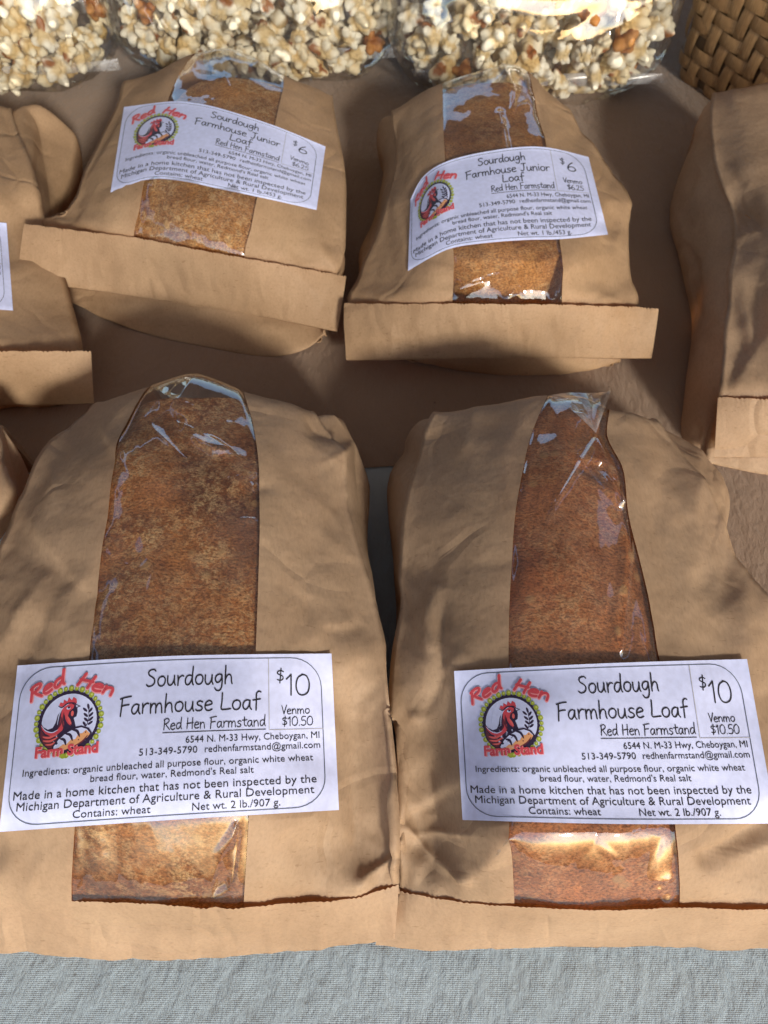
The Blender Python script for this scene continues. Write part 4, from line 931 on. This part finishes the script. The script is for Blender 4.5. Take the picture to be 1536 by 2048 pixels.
def ico(sub):
    bm = bmesh.new(); bmesh.ops.create_icosphere(bm, subdivisions=sub, radius=1)
    V = np.array([v.co[:] for v in bm.verts]); Fc = np.array([[v.index for v in f.verts] for f in bm.faces]); bm.free(); return V, Fc
def kernel(seed, sub=4, brown=False, R0=9.8):
    r = np.random.default_rng(seed); V, Fc = ico(sub); n = VN(seed)
    nl = r.integers(9, 15); Ld = r.normal(size=(nl, 3)); Ld /= np.linalg.norm(Ld, axis=1)[:, None]; La = r.uniform(.45, 1.0, nl); Lk = r.uniform(8, 16, nl)
    b = La*np.exp(-Lk*(1-V@Ld.T)); mx_ = b.max(1)
    rad = .50+.60*mx_+.10*n(V, 2.6)+.09*n(V, 6)
    srt = np.sort(b, 1); gap = srt[:, -1]-srt[:, -2]
    P = V*rad[:, None]*R0
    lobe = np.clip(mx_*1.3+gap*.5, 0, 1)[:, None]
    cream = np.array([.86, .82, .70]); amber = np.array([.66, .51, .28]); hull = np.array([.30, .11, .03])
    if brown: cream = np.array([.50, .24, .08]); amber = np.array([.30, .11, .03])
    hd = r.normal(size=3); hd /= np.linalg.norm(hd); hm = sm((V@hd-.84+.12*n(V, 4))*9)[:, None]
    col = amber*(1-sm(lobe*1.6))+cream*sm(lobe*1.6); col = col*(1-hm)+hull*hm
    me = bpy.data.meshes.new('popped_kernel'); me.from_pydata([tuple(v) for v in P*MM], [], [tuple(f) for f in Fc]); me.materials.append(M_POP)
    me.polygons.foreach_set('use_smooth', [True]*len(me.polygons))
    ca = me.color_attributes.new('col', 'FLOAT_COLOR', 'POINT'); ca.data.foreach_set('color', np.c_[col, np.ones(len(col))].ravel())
    return me
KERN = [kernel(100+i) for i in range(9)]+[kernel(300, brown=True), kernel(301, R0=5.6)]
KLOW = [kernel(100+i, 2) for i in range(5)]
FILM_POP = film_mat('popcorn_bag_film', haze=.03, gloss=4.5, rough=.02, bump=.12)
FILM_HAZY = film_mat('sealed_film_edge', haze=.30, gloss=1.5, rough=.15, bump=.3)
def pillow(cx, cy, cz, ax_, ay, az, lean, seed, rot=0):
    """closed film pillow as a function of direction"""
    def f(V, k=1.0):
        p = lambda x, e: np.sign(x)*np.abs(x)**e
        q = np.stack([ax_*p(V[:, 0], .62), ay*p(V[:, 1], .75), az*p(V[:, 2], .7)], 1)*k
        q[:, 1] += q[:, 2]*lean
        c_, s_ = math.cos(rot), math.sin(rot)
        q = np.stack([q[:, 0]*c_-q[:, 1]*s_, q[:, 0]*s_+q[:, 1]*c_, q[:, 2]], 1)
        return q+np.array([cx, cy, cz])
    return f
def popcorn_bag(f, seed, where, budget, strip, base, extra=None):
    r = np.random.default_rng(seed)
    root = empty('popcorn_bag', (base[0]*MM, base[1]*MM, 0)); tag(root, 'clear film bag full of popcorn, '+where, 'popcorn bag', 'clear bags of popcorn along the back')
    V, Fc = ico(6); n = VN(seed)
    P = f(V)
    g = 2.2*n(V, 3.1)+1.0*n(V, 8)+1.6*np.abs(n(V*np.array([1, 1, .45]), 6.))-1.4*np.abs(n(V*np.array([.5, 1, 1.3]), 9.))+.4*n(V, 22)
    AE = np.stack([np.arctan2(V[:, 0], -V[:, 1]), V[:, 2]*1.3], 1)
    g = g*.6+3.6*facet(AE, 2.6, seed)+1.3*facet(AE+3, 9., seed+1)+.9
    P = P+V*(g+1.0)[:, None]; P[:, 2] = np.maximum(P[:, 2], .4)
    o = mesh_obj('bag_film', P*MM, Fc, FILM_POP); adopt(o, root)
    # seal strip along the front
    tp = [P3(*p) for p in strip[0]]; bt = [P3(*p) for p in strip[1]]
    s_ = np.linspace(0, len(tp)-1, 70); a = herm(np.array(tp), set(), s_); b = herm(np.array(bt), set(), s_)
    rows = [a*(1-t)+b*t+np.array([0, -1.5, 1.2])*math.sin(math.pi*t)*.8+np.outer(np.sin(s_*7+t*3), [0, -.6, .5]) for t in np.linspace(0, 1, 7)]
    o = mesh_obj('seal_strip', np.array(rows).reshape(-1, 3)*MM, grid_faces(7, 70), FILM_HAZY); adopt(o, root)
    if extra: extra(root)
    # kernels against the film, spaced apart
    pts = []; tries = 0
    D_ = []
    while tries < 9000 and len(pts) < 420:
        tries += 1
        v = r.normal(size=3); v /= np.linalg.norm(v)
        if v[1] > .35: continue
        k = 1-.13-.25*r.random()*(len(pts) > 260)
        p = f(v[None], k)[0]
        p = f(v[None])[0]*0+p
        if p[2] < 5.5: p[2] = 5.5
        if p[2] > 105: continue
        if pts and np.min(np.linalg.norm(np.array(pts)-p, axis=1)) < 13.6: continue
        pts.append(p)
    pts = np.array(pts); q = proj(pts)
    vis = (q[:, 0] > -15) & (q[:, 0] < 1550) & (q[:, 1] > -15)
    score = np.where(vis, 0, 1e4)+np.linalg.norm(pts-np.array([0, 0, H]), axis=1)
    order = np.argsort(score)
    for c_, i in enumerate(order[:budget]):
        if not vis[i]: break
        me = KERN[r.integers(0, 9)] if r.random() > .07 else KERN[9 if r.random() < .5 else 10]
        k = bpy.data.objects.new('popped_kernel', me); C.objects.link(k)
        k.location = pts[i]*MM; k.rotation_euler = r.uniform(0, 6.28, 3); s = r.uniform(.95, 1.45); k.scale = (s, s, s)
        tag(k, 'cream popped corn kernel against the film of the popcorn bag '+where, 'popcorn', 'popcorn in the bag '+where)
    rest_ = [pts[i] for i in order[min(budget, int(vis.sum())):]]
    # the inner mass
    for _ in range(230):
        v = r.normal(size=3); v /= np.linalg.norm(v); p = f(v[None], .72*r.random()**.4)[0]
        if p[2] > 5: rest_.append(p)
    Vs, Fs, Cs, m = [], [], [], 0
    for p in rest_:
        me = KLOW[r.integers(0, 5)]; v = np.array([x.co[:] for x in me.vertices]); q_ = np.array([list(x.vertices) for x in me.polygons])
        c = np.zeros(len(v)*4); me.color_attributes['col'].data.foreach_get('color', c)
        Rm = np.array(Matrix.Rotation(r.uniform(0, 6.28), 3, Vector(r.normal(size=3))))
        Vs.append(v@Rm.T*r.uniform(.9, 1.2)+np.array(p)*MM); Fs.append(q_+m); Cs.append(c.reshape(-1, 4)); m += len(v)
    o = mesh_obj('popcorn_heap', np.concatenate(Vs), np.concatenate(Fs), M_POP)
    ca = o.data.color_attributes.new('col', 'FLOAT_COLOR', 'POINT'); ca.data.foreach_set('color', np.concatenate(Cs).ravel())
    tag(o, 'mass of popcorn deeper inside the bag '+where, 'popcorn', None, 'stuff')
popcorn_bag(pillow(-318, 612, 54, 116, 52, 56, .18, 1), 5, 'at the top left', 75,
            ([(-160,142,20),(0,134,20),(120,128,20),(236,118,20)], [(-160,164,13),(0,156,13),(120,148,13),(242,140,12)]), (-318, 610))
popcorn_bag(pillow(-98, 624, 52, 113, 50, 56, .15, 2), 6, 'at the top middle', 105,
            ([(420,100,24),(560,92,24),(700,96,24),(812,92,24)], [(430,122,16),(560,116,16),(700,120,15),(806,114,16)]), (-98, 620))
def corner(root):
    g = []
    a, b, c, d = P3(1366, 6, 60), P3(1238, 132, 22), P3(1160, 70, 44), P3(1230, 5, 62)
    for i in range(20):
        for j in range(20):
            u, v = i/19, j/19; p = (a*(1-u)+b*u)*(1-v)+(d*(1-u)+c*u)*v; g.append(p+np.array([0, -2, 1])*(.8*math.sin(u*7+v*4)+3*math.sin(math.pi*v)))
    o = mesh_obj('film_corner', np.array(g)*MM, grid_faces(20, 20), FILM_POP); adopt(o, root)
popcorn_bag(pillow(112, 602, 52, 106, 52, 56, .15, 3), 7, 'at the top right', 118,
            ([(820,138,20),(1000,150,22),(1180,146,22),(1325,148,20)], [(830,160,12),(1000,170,14),(1180,172,14),(1334,166,13)]), (112, 600), corner)

# ------------------------------------------------------------------ basket
def straw_mat():
    m, nt, out = newmat('dried_palm_straw'); L = nt.links
    tcn = N(nt, 'ShaderNodeTexCoord').outputs['Object']
    oi = N(nt, 'ShaderNodeObjectInfo')
    n = tex(nt, 'ShaderNodeTexNoise', 300, mapped(nt, tcn, (2.6, 2.6, .16)), Detail=4, Roughness=.7)
    r = ramp(nt, [(.3, (.27, .15, .065)), (.55, (.42, .26, .125)), (.8, (.55, .38, .21))]); L.new(n.outputs[0], r.inputs[0])
    r2 = ramp(nt, [(0, (.78, .72, .66)), (1, (1.08, 1.05, 1.0))]); L.new(oi.outputs['Random'], r2.inputs[0])
    c = mix(nt, r.outputs[0], r2.outputs[0], 1, 'MULTIPLY')
    b = N(nt, 'ShaderNodeBump'); b.inputs['Strength'].default_value = .8; b.inputs['Distance'].default_value = .0008; L.new(n.outputs[0], b.inputs['Height'])
    p = N(nt, 'ShaderNodeBsdfPrincipled'); p.inputs['Roughness'].default_value = .5; L.new(c, p.inputs['Base Color']); L.new(b.outputs[0], p.inputs['Normal']); L.new(p.outputs[0], out.inputs[0])
    return m
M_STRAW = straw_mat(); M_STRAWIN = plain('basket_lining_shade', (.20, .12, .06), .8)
def basket():
    # plan: rounded rectangle whose front wall runs from the corner towards the viewer's right
    c0 = np.array([226., 612.]); dx = np.array([.49, -.87]); dy = np.array([.87, .49]); w1, w2, rr = 190., 240., 26.
    loop = []
    def pt(u, v): return c0+dx*u+dy*v
    segs = [((rr, 0), (w1-rr, 0)), ((w1, rr), (w1, w2-rr)), ((w1-rr, w2), (rr, w2)), ((0, w2-rr), (0, rr))]
    cs = [((w1-rr, rr), -90), ((w1-rr, w2-rr), 0), ((rr, w2-rr), 90), ((rr, rr), 180)]
    for (a, b), (cc, a0) in zip(segs, cs):
        for k in range(24): loop.append(pt(*(np.array(a)+(np.array(b)-np.array(a))*k/24)))
        for k in range(9): an = R(a0+90*k/8); loop.append(pt(cc[0]+rr*math.cos(an), cc[1]+rr*math.sin(an)))
    Lp = np.array(loop+[loop[0]]); S = np.r_[0, np.cumsum(np.linalg.norm(np.diff(Lp, axis=0), axis=1))]; Tt = S[-1]
    ctr = Lp[:-1].mean(0)
    def at(s, z):
        s = s % Tt; p = np.array([np.interp(s, S, Lp[:, 0]), np.interp(s, S, Lp[:, 1])])
        q = np.array([np.interp((s+1) % Tt, S, Lp[:, 0]), np.interp((s+1) % Tt, S, Lp[:, 1])])
        t = (q-p)/(np.linalg.norm(q-p)+1e-9); n = np.array([t[1], -t[0]])
        if n@(p-ctr) < 0: n = -n
        p = p+n*(z*.07-2.2*math.exp(-z/6))
        return np.array([p[0], p[1], z]), np.array([n[0], n[1], -.05]), np.array([t[0], t[1], 0])
    root = empty('woven_basket', (ctr[0]*MM, ctr[1]*MM, 0)); tag(root, 'woven palm straw basket standing at the back right corner', 'basket')
    # backing wall
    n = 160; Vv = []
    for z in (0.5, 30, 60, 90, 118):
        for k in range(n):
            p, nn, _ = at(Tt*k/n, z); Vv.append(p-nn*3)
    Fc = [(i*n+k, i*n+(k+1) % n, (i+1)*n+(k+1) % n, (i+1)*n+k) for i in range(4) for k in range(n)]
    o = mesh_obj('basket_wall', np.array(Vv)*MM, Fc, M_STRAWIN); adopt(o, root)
    pitch = 10.2; nc = int(Tt/pitch); pitch = Tt/nc; rowh = 9.6; nrow = 12; cnt = 0
    def piece(s0, s1, z0, z1, vertical, hsh):
        """a strand floating over its neighbours, ends tucked in"""
        nonlocal cnt
        m, k = 9, 5; V = []
        cen, nn, _ = at((s0+s1)/2, (z0+z1)/2)
        for i in range(m):
            f = i/(m-1)
            for j in range(k):
                g = j/(k-1)
                if vertical: z = z0+(z1-z0)*f; s = s0+(s1-s0)*g+(f-.5)*3.2+hsh
                else: s = s0+(s1-s0)*f; z = z0+(z1-z0)*g
                p, nn, tt_ = at(s, max(.5, z))
                h = 2.3*math.sin(math.pi*f)**.6-1.2+.5*math.sin(math.pi*g)**.5
                V.append(p+nn*h)
        V = np.array(V)
        o = mesh_obj('strand', (V-cen)*MM, [(i*k+j, i*k+j+1, (i+1)*k+j+1, (i+1)*k+j) for i in range(m-1) for j in range(k-1)], M_STRAW)
        o.parent = root; o.location = Vector(cen*MM)-root.location; cnt += 1
    extra = []
    for c in range(nc):
        for r_ in range(nrow):
            ph = (c+r_) % 4
            s = c*pitch; z = r_*rowh
            p, nn, _ = at(s, z); 
            facing = nn[:2]@(np.array([0, 0])-p[:2]) > 0
            q = proj(p)
            if not facing or q[0] > 1640 or q[1] < -60: continue
            if ph == 0: piece(s+.3, s+pitch-.3, z-2.5, z+2*rowh+2.5, True, random.uniform(-.6, .6))
            if ph == 2: piece(s-1.5, s+2*pitch+1.5, z+.4, z+rowh-.4, False, 0)
    # rim
    V = []
    for k in range(n):
        p, nn, _ = at(Tt*k/n, 119)
        for j in range(6):
            a = 2*math.pi*j/6; V.append(p+nn*4*math.cos(a)+np.array([0, 0, 4*math.sin(a)]))
    o = mesh_obj('rim', np.array(V)*MM, [(k*6+j, ((k+1) % n)*6+j, ((k+1) % n)*6+(j+1) % 6, k*6+(j+1) % 6) for k in range(n) for j in range(6)], M_STRAW); adopt(o, root)
basket()

# ------------------------------------------------------------------ tablecloth, table and the stall roof
def cloth_mat(name, ca, cb):
    m, nt, out = newmat(name); L = nt.links
    g = N(nt, 'ShaderNodeNewGeometry').outputs['Position']
    w1 = tex(nt, 'ShaderNodeTexWave', 520, mapped(nt, g, (1, 1, 1), (0, 0, .02)), Distortion=1.2); w1.wave_type = 'BANDS'; w1.bands_direction = 'X'; w1.inputs['Detail Scale'].default_value = 3
    w2 = tex(nt, 'ShaderNodeTexWave', 520, mapped(nt, g, (1, 1, 1), (0, 0, .02)), Distortion=1.2); w2.bands_direction = 'Y'; w2.inputs['Detail Scale'].default_value = 3
    ad = N(nt, 'ShaderNodeMath', operation='ADD'); L.new(w1.outputs['Fac'], ad.inputs[0]); L.new(w2.outputs['Fac'], ad.inputs[1])
    cr_ = tex(nt, 'ShaderNodeTexNoise', 300, mapped(nt, g, (1, .42, 1), (0, 0, R(-38))), Detail=4, Roughness=.62)
    cr2 = tex(nt, 'ShaderNodeTexNoise', 95, mapped(nt, g, (1, .6, 1), (0, 0, R(-30))), Detail=2)
    b1 = N(nt, 'ShaderNodeBump'); b1.inputs['Strength'].default_value = .3; b1.inputs['Distance'].default_value = .00025; L.new(ad.outputs[0], b1.inputs['Height'])
    b2 = N(nt, 'ShaderNodeBump'); b2.inputs['Strength'].default_value = 1.0; b2.inputs['Distance'].default_value = .0012; L.new(cr_.outputs[0], b2.inputs['Height']); L.new(b1.outputs[0], b2.inputs['Normal'])
    b3 = N(nt, 'ShaderNodeBump'); b3.inputs['Strength'].default_value = .4; b3.inputs['Distance'].default_value = .003; L.new(cr2.outputs[0], b3.inputs['Height']); L.new(b2.outputs[0], b3.inputs['Normal'])
    st = tex(nt, 'ShaderNodeTexNoise', 9, g, Detail=4)
    r = ramp(nt, [(.3, ca), (.7, cb)]); L.new(st.outputs[0], r.inputs[0])
    r2 = ramp(nt, [(0, (.86, .86, .86)), (1, (1.05, 1.05, 1.05))]); L.new(ad.outputs[0], r2.inputs[0])
    c = mix(nt, r.outputs[0], r2.outputs[0], .7, 'MULTIPLY')
    sp = tex(nt, 'ShaderNodeTexVoronoi', 75, g); rs = ramp(nt, [(.030, (.35, .25, .2)), (.06, (1, 1, 1))]); L.new(sp.outputs['Distance'], rs.inputs[0])
    c = mix(nt, c, rs.outputs[0], .5, 'MULTIPLY')
    p = N(nt, 'ShaderNodeBsdfPrincipled'); p.inputs['Roughness'].default_value = .9; p.inputs['Specular IOR Level'].default_value = .15
    p.inputs['Sheen Weight'].default_value = .2
    L.new(c, p.inputs['Base Color']); L.new(b3.outputs[0], p.inputs['Normal']); L.new(p.outputs[0], out.inputs[0])
    return m
nx_, ny_ = 240, 200
xs = np.linspace(-900, 900, nx_); ys = np.linspace(1150, -160, ny_)
X_, Y_ = np.meshgrid(xs, ys); nzc = VN(77)
Zc = .25*(nzc(np.dstack([X_, Y_, 0*X_]), 1/60.)-1)
W = np.dstack([X_, Y_, np.minimum(Zc, 0)])
o = mesh_obj('tablecloth', W.reshape(-1, 3)*MM, grid_faces(ny_, nx_), cloth_mat('pale_tablecloth_weave', (.34, .42, .48), (.40, .48, .54))); tag(o, 'pale blue-grey crinkled tablecloth under the front edge of the large bags', 'tablecloth')
xs = np.linspace(-880, 880, 240); ys = np.linspace(1140, 217, 180); X_, Y_ = np.meshgrid(xs, ys)  # added sheet: warm shade on the far cloth, put into a brown colour
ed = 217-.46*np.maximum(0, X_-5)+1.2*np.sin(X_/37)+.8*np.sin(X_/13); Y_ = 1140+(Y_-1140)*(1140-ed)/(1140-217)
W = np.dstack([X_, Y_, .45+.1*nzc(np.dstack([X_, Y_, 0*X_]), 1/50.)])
o = mesh_obj('cloth_shade_sheet', W.reshape(-1, 3)*MM, grid_faces(180, 240), cloth_mat('brown_shade_weave', (.23, .16, .115), (.30, .212, .155))); tag(o, 'added brown sheet standing in for warm shade on the pale cloth, under the small bags and the popcorn', 'shade sheet')
def roof():
    m, nt, out = newmat('canvas_roof')
    g = N(nt, 'ShaderNodeNewGeometry').outputs['Position']
    n = tex(nt, 'ShaderNodeTexNoise', 3, g, Detail=4); r = ramp(nt, [(.3, (.17, .135, .12)), (.7, (.22, .175, .155))]); nt.links.new(n.outputs[0], r.inputs[0])
    p = N(nt, 'ShaderNodeBsdfPrincipled'); p.inputs['Roughness'].default_value = .85; nt.links.new(r.outputs[0], p.inputs['Base Color'])
    tl = N(nt, 'ShaderNodeBsdfTranslucent'); tl.inputs[0].default_value = (.92, .68, .52, 1); mx = N(nt, 'ShaderNodeMixShader'); mx.inputs[0].default_value = .17
    nt.links.new(p.outputs[0], mx.inputs[1]); nt.links.new(tl.outputs[0], mx.inputs[2]); nt.links.new(mx.outputs[0], out.inputs[0])
    x0, x1, y0, y1, z0, z1 = -1500, 1500, ROOF_Y0, 2950, 1100, 1500
    root = empty('stall_canopy', (0, 1.2, 0)); tag(root, 'grey-brown canvas canopy of the market stall stretched over the table', 'canopy')
    xs = np.linspace(x0, x1, 25); ys = np.linspace(y1, y0, 17); V = []
    for y in ys:
        for x in xs:
            f = 1-abs((y-(y0+y1)/2)/((y1-y0)/2)); V.append((x, y, z0+(z1-z0)*f-25*math.sin(math.pi*(x-x0)/950)**2*(1-f)))
    o = mesh_obj('canvas', np.array(V)*MM, grid_faces(17, 25), m); adopt(o, root)
    for sx in (-1, 1):                                # unseen side sheets, added to block sky light for more contrast
        V = []
        for z in np.linspace(z0+20, -60, 14):
            for y in np.linspace(y1-30, -650, 60): V.append((sx*(x1-30+18*math.sin(y/70.)*(1-(z+60)/1300)), y, z))
        o = mesh_obj('side_light_blocker', np.array(V)*MM, grid_faces(14, 60), m); adopt(o, root)
    mp = plain('painted_pole', (.5, .5, .5), .4)
    for x in (x0+20, x1-20):
        for y in (y0+20, y1-20):
            k = 10; V = [(x+16*math.cos(2*math.pi*j/k), y+16*math.sin(2*math.pi*j/k), z) for z in (-740, z0) for j in range(k)]
            o = mesh_obj('pole', np.array(V)*MM, [(j, (j+1) % k, k+(j+1) % k, k+j) for j in range(k)], mp); adopt(o, root)
roof()
